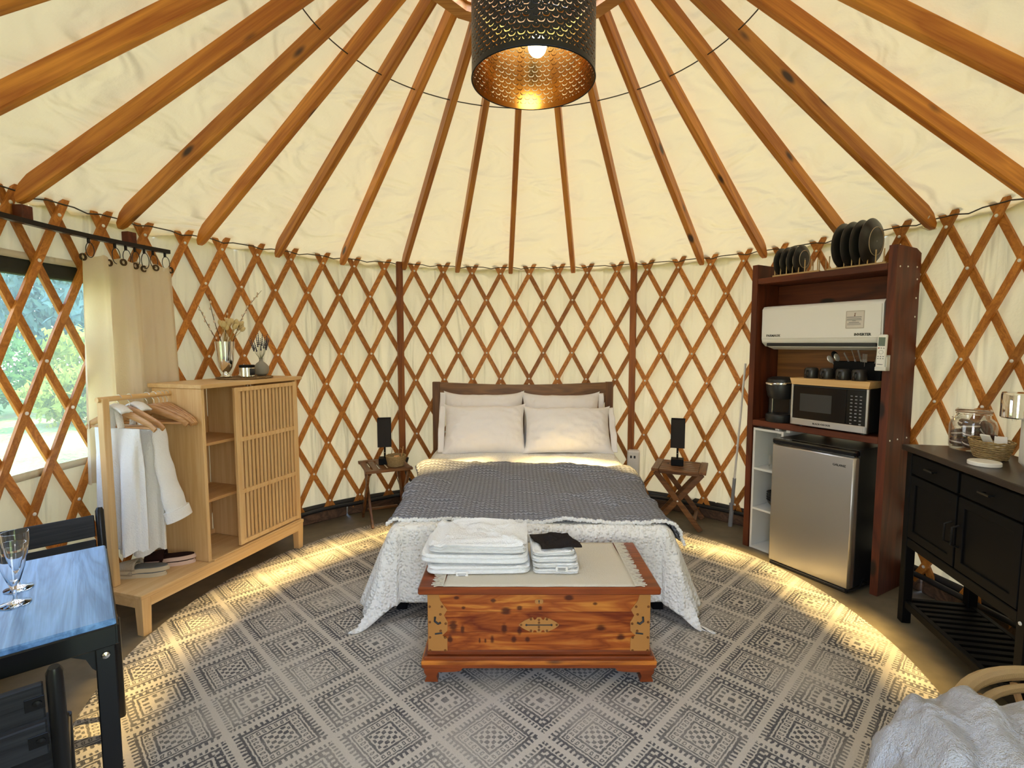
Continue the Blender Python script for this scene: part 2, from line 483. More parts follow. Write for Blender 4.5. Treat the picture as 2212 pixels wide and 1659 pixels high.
RED = plain('red_button', hexc('b8573a'), .5)
LCD = plain('green_lcd', hexc('58654c'), .25)
STEEL = metal('brushed_steel', (.60, .58, .55), .38, (3, 3, 220))
STEELX = metal('brushed_steel_x', (.62, .60, .56), .3, (220, 220, 3))
CHROME = metal('chrome', (.85, .84, .82), .06)
MERC = metal('mercury_glass', (.86, .87, .85), .10)
ZINC = plain('zinc_bolt', (.88, .84, .76), .45)
BRASS = plain('antique_copper', hexc('b97f3e'), .4, .2)
RIVET = plain('copper_rivet', hexc('7a4a20'), .35, .4)
WIRE = plain('steel_cable', hexc('4a453c'), .5, .5)
HOOKM = metal('hook_steel', (.6, .58, .55), .3)
WHITEC = cloth('white_terry', hexc('efeeea'), bumps=((160, .25), (25, .15)), var=.02)
ROBEC = cloth('robe_cotton', hexc('f7f5ef'), bumps=((140, .18), (12, .2)), var=.02, trans=.12)
PILLC = cloth('pillow_cotton', hexc('ebe6e1'), bumps=((9, .22), (200, .02)), var=.02, wrinkle=((16, 16, 9), .18))
LINEN = cloth('linen_runner', hexc('cfc5b0'), bumps=((220, .12),), var=.08)
FRINGE = cloth('cotton_fringe', hexc('d8cfbb'), bumps=((220, .1),), var=.08)
BLACKC = cloth('black_washcloth', hexc('27211f'), bumps=((160, .25),), var=.05)
CURT = cloth('curtain_linen', hexc('f0e3c9'), trans=.42, tcol=hexc('f0d8a4'), bumps=((180, .05), (20, .08)))
FURC = cloth('fur_throw', hexc('e9e9ec'), bumps=((260, .35), (90, .4), (30, .35)), var=.06, wrinkle=((14, 10, 10), 1.6, .05))
FLAP = plain('olive_black_canvas', hexc('2b2a20'), .9, bumpv=.2)
WICK = None

def make_quilt():
    s = NT('matelasse_quilt')
    v = s.coords(scale=(1, 1, 1), rnd=False)
    vo = s.n('ShaderNodeTexVoronoi', {'Scale': 62.0}); s.set(vo.inputs['Vector'], v)
    h = s.math('ADD', s.math('MULTIPLY', s.math('MINIMUM', vo.outputs['Distance'], .6), -.5), s.math('MULTIPLY', s.noise(v, 14, 3), .3))
    s.pbr(hexc('eeeae0'), .85, 0, s.bump(h, 1.0, .025), .15); return s.m
QUILT = make_quilt()

def make_blanket():
    s = NT('grey_knit_throw')
    tc = s.n('ShaderNodeTexCoord'); sep = s.n('ShaderNodeSeparateXYZ'); s.set(sep.inputs[0], tc.outputs['UV'])
    x, y = sep.outputs[0], sep.outputs[1]
    nz = s.noise(tc.outputs['Object'], 30, 3)
    zig = s.math('PINGPONG', s.math('MULTIPLY', x, 120), 1.0)
    yy = s.math('ADD', s.math('MULTIPLY', y, 84), s.math('MULTIPLY', zig, .8))
    rib = s.math('PINGPONG', s.math('ADD', yy, s.math('MULTIPLY', nz, .5)), 1.0)
    h = s.math('ADD', s.math('MULTIPLY', s.math('MULTIPLY', rib, s.math('ADD', .35, s.math('MULTIPLY', zig, .65))), .8), s.math('MULTIPLY', s.noise(tc.outputs['Object'], 160, 3), .35))
    c = s.ramp(h, [(.1, hexc('5c5d62')), (.75, hexc('a4a4ab'))])
    s.pbr(c, .95, 0, s.bump(h, 1.0, .012), .1); return s.m
BLANK = make_blanket()

def make_concrete():
    s = NT('concrete_slab')
    v = s.coords(rnd=False)
    n1 = s.noise(v, 2.2, 5, .4); n2 = s.noise(v, 14, 4)
    c = s.ramp(s.math('ADD', s.math('MULTIPLY', n1, .7), s.math('MULTIPLY', n2, .3)), [(.3, hexc('574d3c')), (.7, hexc('82755d'))])
    s.pbr(c, .55, 0, s.bump(n2, .06, .003)); return s.m
CONC = make_concrete()

def make_rug():
    s = NT('diamond_rug')
    tc = s.n('ShaderNodeTexCoord')
    g = s.n('ShaderNodeNewGeometry')
    pos = tc.outputs['Object']
    nzv = s.n('ShaderNodeTexNoise', {'Scale': 55.0, 'Detail': 2.0}); s.set(nzv.inputs['Vector'], pos)
    off = s.n('ShaderNodeVectorMath', operation='MULTIPLY_ADD'); s.set(off.inputs[0], nzv.outputs['Color']); off.inputs[1].default_value = (.012, .012, 0); s.set(off.inputs[2], pos)
    sep = s.n('ShaderNodeSeparateXYZ'); s.set(sep.inputs[0], off.outputs[0])
    L = .40
    x = s.math('DIVIDE', s.math('ADD', sep.outputs[0], .096 + 40 * L), L); y = s.math('DIVIDE', s.math('ADD', sep.outputs[1], .779 + 40 * L), L)
    p = s.math('ADD', s.math('ADD', x, y), .5); q = s.math('ADD', s.math('SUBTRACT', x, y), 40.5)
    fp = s.math('SUBTRACT', s.math('FRACT', p), .5); fq = s.math('SUBTRACT', s.math('FRACT', q), .5)
    ip = s.math('FLOOR', p); iq = s.math('FLOOR', q)
    par = s.math('MODULO', s.math('ADD', ip, iq), 2.0)          # row type: big or small diamonds
    ap = s.math('ABSOLUTE', fp); aq = s.math('ABSOLUTE', fq)
    m = s.math('MAXIMUM', ap, aq)
    along = s.math('MINIMUM', ap, aq)
    sel = s.math('GREATER_THAN', ap, aq)
    lf = s.math('ADD', s.math('MULTIPLY', sel, fq), s.math('MULTIPLY', s.math('SUBTRACT', 1.0, sel), fp))
    def line(c, w, soft=.012):
        return s.math('SUBTRACT', 1.0, s.step(s.math('ABSOLUTE', s.math('SUBTRACT', m, c)), w, w + soft))
    def dash(n, duty=.5, ph=0.0):
        return s.step(s.math('FRACT', s.math('ADD', s.math('MULTIPLY', lf, n), ph)), duty - .12, duty + .12)
    # big diamond: toothed rim, double line, row of little squares, inner line, checkered heart
    teeth = s.math('MULTIPLY', line(.425, .030), dash(14))
    base_l = line(.375, .012)
    l2 = line(.325, .006, .01)
    sq = s.math('MULTIPLY', line(.265, .028), dash(13, .45, .2))
    hole = s.math('MULTIPLY', line(.265, .009), s.math('SUBTRACT', 1.0, s.step(s.math('ABSOLUTE', s.math('SUBTRACT', s.math('FRACT', s.math('ADD', s.math('MULTIPLY', lf, 13), .2)), .75)), .08, .14)))
    sq = s.math('MULTIPLY', sq, s.math('SUBTRACT', 1.0, hole))
    l3 = line(.195, .011)
    heart = s.math('MULTIPLY', s.math('LESS_THAN', m, .16), s.math('GREATER_THAN', s.math('MULTIPLY', s.math('SINE', s.math('MULTIPLY', fp, 52)), s.math('SINE', s.math('MULTIPLY', fq, 52))), .05))
    A = teeth
    for k in (base_l, l2, sq, l3, heart): A = s.math('MAXIMUM', A, k)
    # small diamond: broad dark band with light dots, inner lines, heart
    band = line(.325, .052)
    dots = s.math('MULTIPLY', line(.325, .022), s.math('SUBTRACT', 1.0, s.step(s.math('ABSOLUTE', s.math('SUBTRACT', s.math('FRACT', s.math('MULTIPLY', lf, 12)), .5)), .18, .3)))
    band = s.math('MULTIPLY', band, s.math('SUBTRACT', 1.0, dots))
    fringe = s.math('MULTIPLY', line(.43, .022), dash(16))
    l4 = line(.225, .008)
    h2 = s.math('MULTIPLY', line(.15, .03), dash(10)); h3 = s.math('LESS_THAN', m, .05)
    B = fringe
    for k in (band, l4, h2, h3): B = s.math('MAXIMUM', B, k)
    pat = s.math('ADD', s.math('MULTIPLY', A, s.math('SUBTRACT', 1.0, par)), s.math('MULTIPLY', B, par))
    wear = s.noise(pos, 2.6, 3); speck = s.noise(pos, 190, 2)
    fade = s.math('MULTIPLY', s.step(wear, .28, .62), 1.0)
    amt = s.math('MULTIPLY', pat, s.math('ADD', .42, s.math('MULTIPLY', fade, .58)))
    amt = s.math('MULTIPLY', amt, s.step(s.math('ADD', speck, s.math('MULTIPLY', s.noise(pos, 60, 2), .5)), .42, .66), clamp=True)
    c = s.mix(amt, hexc('cbbfac') + (1,), hexc('434244') + (1,))
    c = s.mix(s.math('MULTIPLY', speck, .35), c, hexc('8b857e') + (1,))
    s.pbr(c, .95, 0, s.bump(s.noise(pos, 260, 2), .5, .004), .08); return s.m
RUGM = make_rug()

def make_weave(name, c1, c2, sc=60):
    s = NT(name)
    v = s.coords('Generated', rnd=False)
    wv = s.n('ShaderNodeTexWave', {'Scale': sc / 10, 'Distortion': 3.0, 'Detail': 2.0}); wv.bands_direction = 'Z'; s.set(wv.inputs['Vector'], v)
    n1 = s.noise(s.coords(scale=(1, 1, 1), rnd=False), 90, 3)
    f = s.math('MULTIPLY', s.math('ADD', wv.outputs['Fac'], n1), .5)
    s.pbr(s.ramp(f, [(.25, c1), (.7, c2)]), .8, 0, s.bump(f, .8, .006)); return s.m
WICK = make_weave('seagrass_weave', hexc('7a5f36'), hexc('c9ad78'))
WICKD = make_weave('water_hyacinth_mat', hexc('6e4f2c'), hexc('b08d5c'), 40)
RATT = plain('rattan_cane', hexc('b98f5a'), .5, bumpv=.15, bscale=90)
_r = NT('rattan_binding'); _tc = _r.n('ShaderNodeTexCoord'); _sp = _r.n('ShaderNodeSeparateXYZ'); _r.set(_sp.inputs[0], _tc.outputs['UV'])
_f = _r.math('PINGPONG', _r.math('MULTIPLY', _sp.outputs[1], 26.0), 1.0)
_r.pbr(_r.ramp(_f, [(.05, hexc('8a6838')), (.35, hexc('d2b27c'))]), .55, 0, _r.bump(_f, .6, .004)); RATTL = _r.m

# ------------------------------------------------------------------ outdoors
def make_ground():
    s = NT('meadow'); v = s.coords(rnd=False)
    c = s.ramp(s.math('ADD', s.math('MULTIPLY', s.noise(v, .6, 4), .6), s.math('MULTIPLY', s.noise(v, 14, 4), .4)), [(.35, hexc('5d7a34')), (.52, hexc('98a452')), (.68, hexc('b8a67c'))])
    s.pbr(c, .9, 0, s.bump(s.noise(v, 30, 4), .6, .05)); return s.m
MEAD = make_ground()
mb = MB()
def gnd(u, v):
    a = 2 * pi * u; r = 2.62 + 36 * v ** 2
    return (CX + r * cos(a), CY + r * sin(a), -.12 + (.08 * fbm(r * cos(a) * .5, r * sin(a) * .5)) * min(1, v * 6))
mb.grid(gnd, 64, 24, cu=True)
tag(mb.build('ground', MEAD), kind='structure')

LEAFS = []
for nm, c in (('leaf_yellow', 'b4bd5e'), ('leaf_green', '7fa45c'), ('leaf_blue', '7ca096')):
    s_ = NT(nm); v_ = s_.coords(rnd=False)
    b_ = s_.mix(s_.noise(v_, 3, 3), tuple(c_ * 1.15 for c_ in hexc(c)) + (1,), tuple(c_ * .6 for c_ in hexc(c)) + (1,))
    d_ = s_.n('ShaderNodeBsdfDiffuse'); s_.set(d_.inputs[0], b_); t_ = s_.n('ShaderNodeBsdfTranslucent'); s_.set(t_.inputs[0], b_)
    m_ = s_.n('ShaderNodeMixShader', {0: .35}); s_.set(m_.inputs[1], d_.outputs[0]); s_.set(m_.inputs[2], t_.outputs[0]); s_.set(s_.out.inputs[0], m_.outputs[0])
    LEAFS.append(s_.m)
BARK = plain('bark', hexc('8a7b68'), .9)
def plant(name, label, cat, loc, rad, h0, h1, n, leaf, mat, trunk=.05, group=None, kind=None):
    root = thing(name, label, cat, loc, 0, group)
    mb = MB()
    for _ in range(n):
        a = random.uniform(0, 2 * pi); ct = random.uniform(-1, 1); rr_ = random.uniform(.35, 1) ** .5
        st_ = sqrt(1 - ct * ct)
        k = .75 + .35 * fbm(3 * cos(a), 3 * sin(a), ct * 3 + loc[0])
        c = Vector((rad * rr_ * st_ * cos(a) * k, rad * rr_ * st_ * sin(a) * k, (h0 + h1) / 2 + (h1 - h0) / 2 * rr_ * ct * k))
        e = Euler((random.uniform(0, pi), random.uniform(0, pi), random.uniform(0, pi))).to_matrix()
        l = leaf * random.uniform(.6, 1.4)
        q = [mb.vert(c + e @ Vector(p)) for p in ((-l, 0, 0), (0, -l * .45, .1 * l), (l, 0, 0), (0, l * .45, .1 * l))]
        mb.face(q)
    mb.build('crown', mat, root, smooth=0)
    mb = MB(); mb.tube([(0, 0, -.2), (.05 * rad, 0, (h0 + h1) / 2), (0, .1 * rad, h1 * .85)], [trunk, trunk * .8, trunk * .3], 7)
    for k in range(4):
        a = k * 1.7; mb.tube([(0, 0, (h0 + h1) * .35), (rad * .5 * cos(a), rad * .5 * sin(a), (h0 + h1) * .6)], [trunk * .5, trunk * .2], 5)
    mb.build('trunk', BARK, root)
    return root
for i, (px, py, rad, h0, h1, n, lf, mi, nm, lab, cat) in enumerate((
    (-8.9, 10.1, .95, -.1, 1.25, 1500, .075, 0, 'shrub', 'yellow green shrub in the middle of the window, low in the view', 'shrub'),
    (-8.25, 10.6, 1.0, -.1, 1.7, 1600, .08, 0, 'shrub', 'yellow green shrub close to the curtain edge outside the window', 'shrub'),
    (-11.4, 11.0, 1.2, -.1, 2.1, 1800, .08, 1, 'shrub', 'tall green shrub at the left end of the window', 'shrub'),
    (-10.4, 12.4, 1.3, -.1, 2.3, 1800, .09, 0, 'shrub', 'yellow green shrub in front of the hazy trees outside the window', 'shrub'),
    (-14.2, 16.3, 2.3, .3, 6.4, 4200, .16, 2, 'tree', 'hazy blue green tree in the middle of the window', 'tree'),
    (-11.6, 15.2, 2.1, .3, 6.8, 4200, .16, 2, 'tree', 'hazy blue green tree next to the curtain seen through the window', 'tree'),
    (-18.4, 17.0, 2.2, .3, 5.2, 3200, .16, 1, 'tree', 'green tree at the left end of the window behind the shrubs', 'tree'))):
    plant(nm, lab, cat, (px, py, -.12), rad, h0, h1, n, lf, LEAFS[mi], .04 if nm == 'shrub' else .14)

# ------------------------------------------------------------------ shell
DOOR = .20           # half angle of the doorway, opposite the bed (behind the camera)
RW = 2.478
Z_TOP = 2.225
WIN = (-2.02, -1.375, .87, 1.915)
mb = MB()
TH0, TH1 = -pi + DOOR, pi - DOOR
def wall_pt(th, z):
    rr_ = RW + .010 * sin(th * 47 + 3 * sin(th * 9)) * (1 - .3 * z / 2.2) + .030 * abs(fbm(th * 11 + .6 * z, z * .8, 3)) + .012 * fbm(th * 30 + z, z * 1.6, 7)
    return wp(th, rr_, z)
ths = [TH0 + (TH1 - TH0) * i / 420 for i in range(421)]
zs = [.11 + (Z_TOP - .11) * j / 34 for j in range(35)]
def snap(a, targets):
    for t in targets:
        k = min(range(len(a)), key=lambda i: abs(a[i] - t)); a[k] = t
snap(ths, WIN[:2]); snap(zs, WIN[2:])
ids = [[mb.vert(wall_pt(t, z)) for t in ths] for z in zs]
for j in range(34):
    for i in range(420):
        tm, zm = (ths[i] + ths[i + 1]) / 2, (zs[j] + zs[j + 1]) / 2
        if WIN[0] < tm < WIN[1] and WIN[2] < zm < WIN[3]: continue
        mb.face((ids[j][i], ids[j][i + 1], ids[j + 1][i + 1], ids[j + 1][i]))
tag(mb.build('wall_round', CREAM, smooth=60), kind='structure')

# clear vinyl window with its sewn hem and the rolled dark flap outside
s_ = NT('clear_vinyl')
t_ = s_.n('ShaderNodeBsdfTransparent'); t_.inputs[0].default_value = (.62, .66, .66, 1); d_ = s_.n('ShaderNodeBsdfTranslucent'); d_.inputs[0].default_value = (.75, .88, .95, 1)
g_ = s_.n('ShaderNodeBsdfGlossy'); g_.inputs[1].default_value = .08
m1 = s_.n('ShaderNodeMixShader', {0: .07}); s_.set(m1.inputs[1], t_.outputs[0]); s_.set(m1.inputs[2], d_.outputs[0])
m2 = s_.n('ShaderNodeMixShader', {0: .04}); s_.set(m2.inputs[1], m1.outputs[0]); s_.set(m2.inputs[2], g_.outputs[0]); s_.set(s_.out.inputs[0], m2.outputs[0])
VINYL = s_.m
wn = thing('window_1', kind='structure', label=None, cat=None, loc=(0, 0, 0))
mb = MB(); mb.grid(lambda u, v: wp(WIN[0] - .01 + (WIN[1] - WIN[0] + .02) * u, RW + .004, WIN[2] - .02 + (WIN[3] - WIN[2] - .03) * v), 40, 2)
mb.build('pane', VINYL, wn)
mb = MB()
for z0, z1 in ((WIN[2] - .035, WIN[2] + .004), (WIN[3] - .004, WIN[3] + .03)):
    mb.grid(lambda u, v: wp(WIN[0] - .02 + (WIN[1] - WIN[0] + .04) * u, RW - .014, z0 + (z1 - z0) * v), 40, 1)
for t0, t1 in ((WIN[0] - .014, WIN[0] + .002), (WIN[1] - .002, WIN[1] + .014)):
    mb.grid(lambda u, v: wp(t0 + (t1 - t0) * u, RW - .014, WIN[2] + (WIN[3] - WIN[2]) * v), 2, 2)
mb.build('window_hem', CREAM, wn, solid=.004)
mb = MB(); mb.tube([wp(WIN[0] + (WIN[1] - WIN[0] + .03) * i / 30, RW + .014, 1.885) for i in range(31)], .052, 12, sq=(.4, 1.0))
tag(mb.build('window_flap_roll', FLAP), 'rolled dark canvas flap along the top of the window', 'window flap')

# roof cone: sags a little between rafters, soft diagonal creases
STEP = .2244; TH_R = -.0419
SL = (3.29 - 2.15) / (2.40 - .66)        # slope of the rafters' lower edge
def zlow(r): return 3.29 - SL * (r - .66)
RH, RWD = .089, .040
def roof_pt(u, v):
    th = -pi + 2 * pi * u; r = 2.50 - (2.50 - .56) * v
    ph = ((th - TH_R) / STEP) % 1.0
    sag = .016 * sin(pi * ph) * sin(pi * min(1, v * 1.05))
    cr = .030 * fbm(th * 2.4 + 5 * v, v * 9 - th * 3.0, 1.5) * (1 - .75 * v) * sin(pi * ph) ** .5
    z = zlow(r) + RH / cos(math.atan(SL)) + .008 + sag * .4 - abs(cr) * .9 + .02
    if r > 2.40: z -= (r - 2.40) * .25
    return wp(th, r, z)
mb = MB(); mb.grid(roof_pt, 560, 44, cu=True)
tag(mb.build('ceiling', ROOFM, smooth=80), kind='structure')

# crown ring and the clear dome above it
rg = thing('crown_ring', 'wooden crown ring at the top centre of the yurt roof', 'roof ring', (CX, CY, 0))
mb = MB()
NR = 14
for i in range(NR):
    a0, a1 = 2 * pi * i / NR, 2 * pi * (i + 1) / NR
    ro, ri = .612, .53
    poly = [(ro * cos(a0), ro * sin(a0)), (ro * cos(a1), ro * sin(a1)), (ri * cos(a1), ri * sin(a1)), (ri * cos(a0), ri * sin(a0))]
    mb.prism(poly, 3.275, 3.315)
    poly = [(x * .97, y * .97) for x, y in poly]; mb.prism(poly, 3.315, 3.43)
mb.build('ring', RINGW, rg)
mb = MB()
mb.box((0, 0, 3.455), (1.07, .035, .04), .004, RZ(pi / 2 + .1))
mb.build('cross_bar', RINGW, rg)
s_ = NT('acrylic_dome'); d_ = s_.n('ShaderNodeBsdfTranslucent'); d_.inputs[0].default_value = (.9, .95, 1, 1); s_.set(s_.out.inputs[0], d_.outputs[0])
DOMEM = s_.m
mb = MB(); mb.grid(lambda u, v: (CX + .64 * cos(2 * pi * u) * cos(v * pi / 2 * .98), CY + .64 * sin(2 * pi * u) * cos(v * pi / 2 * .98), 3.40 + .58 * sin(v * pi / 2 * .98)), 48, 12, cu=True)
tag(mb.build('ceiling_dome', DOMEM), kind='structure')

# rafters
def rafter_mesh():
    mb = MB()
    # local x: outwards from ring (0) to wall; local z up; rises along SL
    pr_ = []
    x0, x1 = .605, 2.405
    c = cos(math.atan(SL)); hh = RH / c
    def q(x, up): return (x, zlow(x) + up)
    # side profile: plumb cut with a bevelled toe at the wall end
    prof = [q(x0, 0), q(x1 - .035, 0), (x1, zlow(x1) + .012), (x1 + .006, zlow(x1) + .05), q(x1 - .02, hh * .86), q(x1 - .06, hh), q(x0, hh)]
    ch = .006
    def ring(y, inset):
        cx_ = sum(p[0] for p in prof) / len(prof)
        out = []
        for (x, z) in prof:
            mid = zlow(x) + hh / 2
            out.append(mb.vert((x, y, z + (inset if z < mid else -inset))))
        return out
    rs = [ring(-RWD / 2, ch), ring(-RWD / 2 + ch, 0), ring(RWD / 2 - ch, 0), ring(RWD / 2, ch)]
    n = len(prof)
    for a in range(3):
        for i in range(n): mb.face((rs[a][i], rs[a][(i + 1) % n], rs[a + 1][(i + 1) % n], rs[a + 1][i]))
    mb.face(rs[0][::-1]); mb.face(rs[3])
    # put the grain along local x: rotate mesh so that its axis is x
    ang = math.atan(SL); M = Matrix.Rotation(-ang, 4, 'Y')
    mb.v = [M @ (v - Vector((.66, 0, 3.29))) for v in mb.v]
    mb.uv = {}
    return mb, ang
RL = {-10: 'rafter at the far upper left corner, highest one at the left edge', -9: 'broad rafter cutting across the top left corner above the others',
 -8: 'thick reddish rafter with long flame grain, running out of the left edge', -7: 'rafter ending at the left edge directly above the black curtain track',
 -6: 'knotty golden rafter ending above the curtain rings', -5: 'rafter ending just right of the curtain track end', -4: 'rafter ending above the dried flowers on the bamboo wardrobe',
 -3: 'rafter ending left of the left wall post above the wardrobe door end', -2: 'rafter ending behind the top of the left wall post', -1: 'rafter ending just right of the left wall post',
 0: 'rafter pointing straight down below the pendant lamp', 1: 'first rafter to the right of the one straight below the lamp', 2: 'rafter ending beside the top of the right wall post',
 3: 'rafter ending in open canvas right of the right wall post', 4: 'rafter ending at the upper left corner of the kitchen shelf', 5: 'rafter ending behind the black plates on the kitchen shelf',
 6: 'rafter ending right of the kitchen shelf with a white cord at its tip', 7: 'reddish rafter with swirling grain ending at the right edge', 8: 'pale knotty rafter running out of the right edge above the swirling one',
 9: 'rafter crossing the top right corner of the picture', 10: 'rafter beyond the top right corner, next along the roof'}
RTH = {-10: -2.24, -9: -2.016, -8: -1.793, -7: -1.5701, -6: -1.3453, -5: -1.1349, -4: -.8996, -3: -.6798, -2: -.4559, -1: -.2507, 0: -.0419, 1: .203, 2: .432, 3: .6768, 4: .8834, 5: 1.1284, 6: 1.3417, 7: 1.566, 8: 1.79, 9: 2.014, 10: 2.24}
mb, ang = rafter_mesh()
raf0 = mb.build('rafter', RAFT)
for k in range(-10, 11):
    o = raf0 if k == -10 else raf0.copy()
    if k > -10: COL.objects.link(o)
    th = RTH[k]
    p = wp(th, .66, 3.29)
    o.location = p
    o.rotation_euler = (Matrix.Rotation(pi / 2 - th, 4, 'Z') @ Matrix.Rotation(ang, 4, 'Y')).to_euler()
    tag(o, 'wooden ' + RL[k], 'rafter', 'roof rafters')

    if k == 6:
        mb = MB(); mb.tube([(1.99, -.03, .03), (2.03, .024, -.005), (2.09, .03, .02), (2.125, .026, .055)], .003, 6)
        cw = mb.build('tied_cord', plain('white_cord', hexc('e6dcc8'), .8), o)
# steel cable on top of the lattice and the tie wire through the rafters
mb = MB(); mb.tube([wp(TH0 + (TH1 - TH0) * i / 200, 2.435, 2.212 + (.010 if i % 4 else -.004)) for i in range(201)], .004, 5)
tag(mb.build('tension_cable', WIRE), 'thin steel cable running along the top of the lattice wall', 'cable')
mb = MB(); mb.tube([wp(-2.3 + 4.6 * i / 80, 1.07, zlow(1.07) + .045) for i in range(81)], .0035, 5)
tag(mb.build('tie_wire', WIRE), 'thin dark wire strung through the rafters around the lamp', 'wire')

# lattice wall
KT = {0: -1.5753, 2: -1.4751, 4: -1.3764, 6: -1.274, 8: -1.1687, 10: -1.0628, 12: -.9568, 14: -.8495, 16: -.7418, 18: -.633, 20: -.5239, 22: -.4128, 24: -.3025, 26: -.1913, 28: -.0804,
      30: .0316, 32: .1437, 34: .2559, 36: .3679, 38: .4805, 40: .5916, 42: .7027, 44: .8122, 46: .923, 48: 1.0339, 50: 1.1439, 52: 1.2539, 54: 1.3639, 56: 1.471}
def kth(k):
    if k < 0: return KT[0] + k * .0502
    if k > 56: return KT[56] + (k - 56) * .0535
    a = int(k // 2) * 2
    if a == 56: return KT[56]
    return KT[a] + (KT[a + 2] - KT[a]) * (k - a) / 2
ZR0, DZ = 2.1627, .24962
lw = thing('lattice_wall', 'crisscross wooden lattice standing along the round canvas wall', 'lattice wall', (CX, CY, 0))
def slat(k0, sgn, r):
    mb = MB(); rings = []; vs = []
    N = 44; hw, ht = .0195, .0075
    pts = []
    for i in range(N + 1):
        row = -.43 + 8.86 * i / N
        th = kth(k0 + sgn * row)
        pts.append((th, ZR0 - DZ * row))
    for i in range(N + 1):
        a = pts[max(i - 1, 0)]; b = pts[min(i + 1, N)]
        dx, dz = (b[0] - a[0]) * r, b[1] - a[1]; l = hypot(dx, dz); nx, nz_ = -dz / l, dx / l
        e = 0.0
        if i in (0, N): e = .004
        ring = []
        for (sw, sr) in ((-1, -1), (1, -1), (1, 1), (-1, 1)):
            t = pts[i][0] + nx * (hw - e) * sw / r; z = pts[i][1] + nz_ * (hw - e) * sw
            ring.append(mb.vert(Vector((r * sin(t), r * cos(t), z)) + Vector((sin(t), cos(t), 0)) * sr * ht))
        rings.append(ring)
    mb.ring_faces(rings, True, True, [i / N * 2.4 for i in range(N + 1)])
    # bolt heads on the inner slats, rows without a bolt: 2 and 5
    if sgn < 0:
        mb.k = 1
        for row in (0, 1, 3, 4, 6, 7, 8):
            t = kth(k0 + sgn * row); z = ZR0 - DZ * row
            c = Vector(((r - ht) * sin(t), (r - ht) * cos(t), z))
            M = Matrix.Translation(c) @ RZ(-t) @ RX(pi / 2)
            mb.M = M; mb.lathe([(.0095, 0), (.0088, .003), (.005, .006), (.0005, .0066)], 10); mb.M = Matrix.Identity(4)
    return mb.build('slat', [LATT, ZINC], lw, smooth=30)
for k in range(-14, 74, 2):
    if kth(k) > -2.5 and kth(k + 8) < 2.5: slat(k, 1, 2.4585)
    if kth(k - 8) > -2.5 and kth(k) < 2.5: slat(k, -1, 2.4425)

# two wall posts
for th, side in ((-.4725, 'left'), (.4345, 'right')):
    mb = MB(); M = Matrix.Translation(wp(th, 2.405, 0)) @ RZ(-th)
    mb.M = M
    mb.box((0, 0, 1.135), (.055, .038, 2.19), .004)
    o = mb.build('wall_post', wood('post_fir_' + side, hexc('6a3412'), hexc('9a5a24'), axis=2, along=.8, across=9))
    tag(o, 'upright wooden wall post to the %s of the headboard' % side, 'post')

# floor, timber plate and black tape at the foot of the wall
mb = MB(); mb.lathe([(0.001, 0), (2.62, 0), (2.62, -.12), (.001, -.12)], 96, (CX, CY, 0), cap=False)
tag(mb.build('floor', CONC, smooth=30), kind='structure')
mb = MB()
NP = 26
for i in range(NP):
    t0 = TH0 + (TH1 - TH0) * i / NP + .002; t1 = TH0 + (TH1 - TH0) * (i + 1) / NP - .002
    mb.M = Matrix.Translation(wp((t0 + t1) / 2, 2.475, .041)) @ RZ(-(t0 + t1) / 2)
    mb.box((0, 0, 0), ((t1 - t0) * 2.43, .10, .08), .006)
mb.M = Matrix.Identity(4)
tag(mb.build('baseboard_round', PLATE), kind='structure')
mb = MB(); mb.grid(lambda u, v: wp(TH0 + (TH1 - TH0) * u, RW - .028 + .02 * v, .085 + .055 * v), 200, 1)
mb.tube([wp(TH0 + (TH1 - TH0) * i / 200, 2.428, .098 + .004 * sin(i * .7)) for i in range(201)], .014, 8)
tag(mb.build('trim_1', BLKS, smooth=60, solid=.003), kind='structure')

# door frame behind the camera
mb = MB()
for sg in (-1, 1):
    p = wp(pi - sg * DOOR * 1.02, 2.46, 0); mb.box((p.x, p.y, 1.05), (.05, .09, 2.1), .004)
pz = wp(pi, 2.46, 0); mb.box((pz.x, pz.y + .04, 2.13), (1.06, .09, .06), .004)
tag(mb.build('door_1', RINGW), kind='structure')

# ------------------------------------------------------------------ rug
mb = MB(); mb.lathe([(.001, .012), (1.885, .012), (1.893, .006), (1.893, 0.0005), (.001, .0005)], 128, (0, 0, 0), cap=False)
rug = mb.build('round_rug', RUGM, loc=(.022, 2.588, 0)); tag(rug, 'large round rug with grey diamond pattern on the concrete floor', 'rug')

# ------------------------------------------------------------------ bamboo wardrobe
WA = atan2(.955, .297)
W0 = Vector((-1.886, 2.471, 0))
WM = Matrix.Translation(W0) @ RZ(WA)
def wl(x, y, z): return WM @ Vector((x, y, z))
wd = thing('wardrobe', 'open bamboo wardrobe with slatted sliding door and hanging rail', 'wardrobe', W0, WA)
def bx(name, c, size, mat, parent, b=.003, M=None):
    mb = MB(); mb.box(c, size, b, M); return mb.build(name, mat, parent)
D_ = .41
for x in (.03, 1.17):
    for y in (.03, D_ - .03):
        mb = MB()
        a = [mb.vert((x + sx * .026, y + sy * .026, .20)) for sx, sy in ((-1, -1), (1, -1), (1, 1), (-1, 1))]
        b = [mb.vert((x + sx * .021, y + sy * .021, .0)) for sx, sy in ((-1, -1), (1, -1), (1, 1), (-1, 1))]
        mb.face(a); mb.face(b[::-1])
        for i in range(4): mb.face((b[i], b[(i + 1) % 4], a[(i + 1) % 4], a[i]))
        mb.build('leg', BAMBZ, wd)
mb = MB(); mb.box((.6, D_ / 2, .208), (1.2, D_, .022), .003)
for y in (.012, D_ - .012): mb.box((.6, y, .172), (1.10, .02, .05), .002)
for x in (.014, 1.186): mb.box((x, D_ / 2, .172), (.02, D_ - .11, .05), .002)
mb.build('base_shelf', BAMB, wd)
HB, HT = .22, 1.243
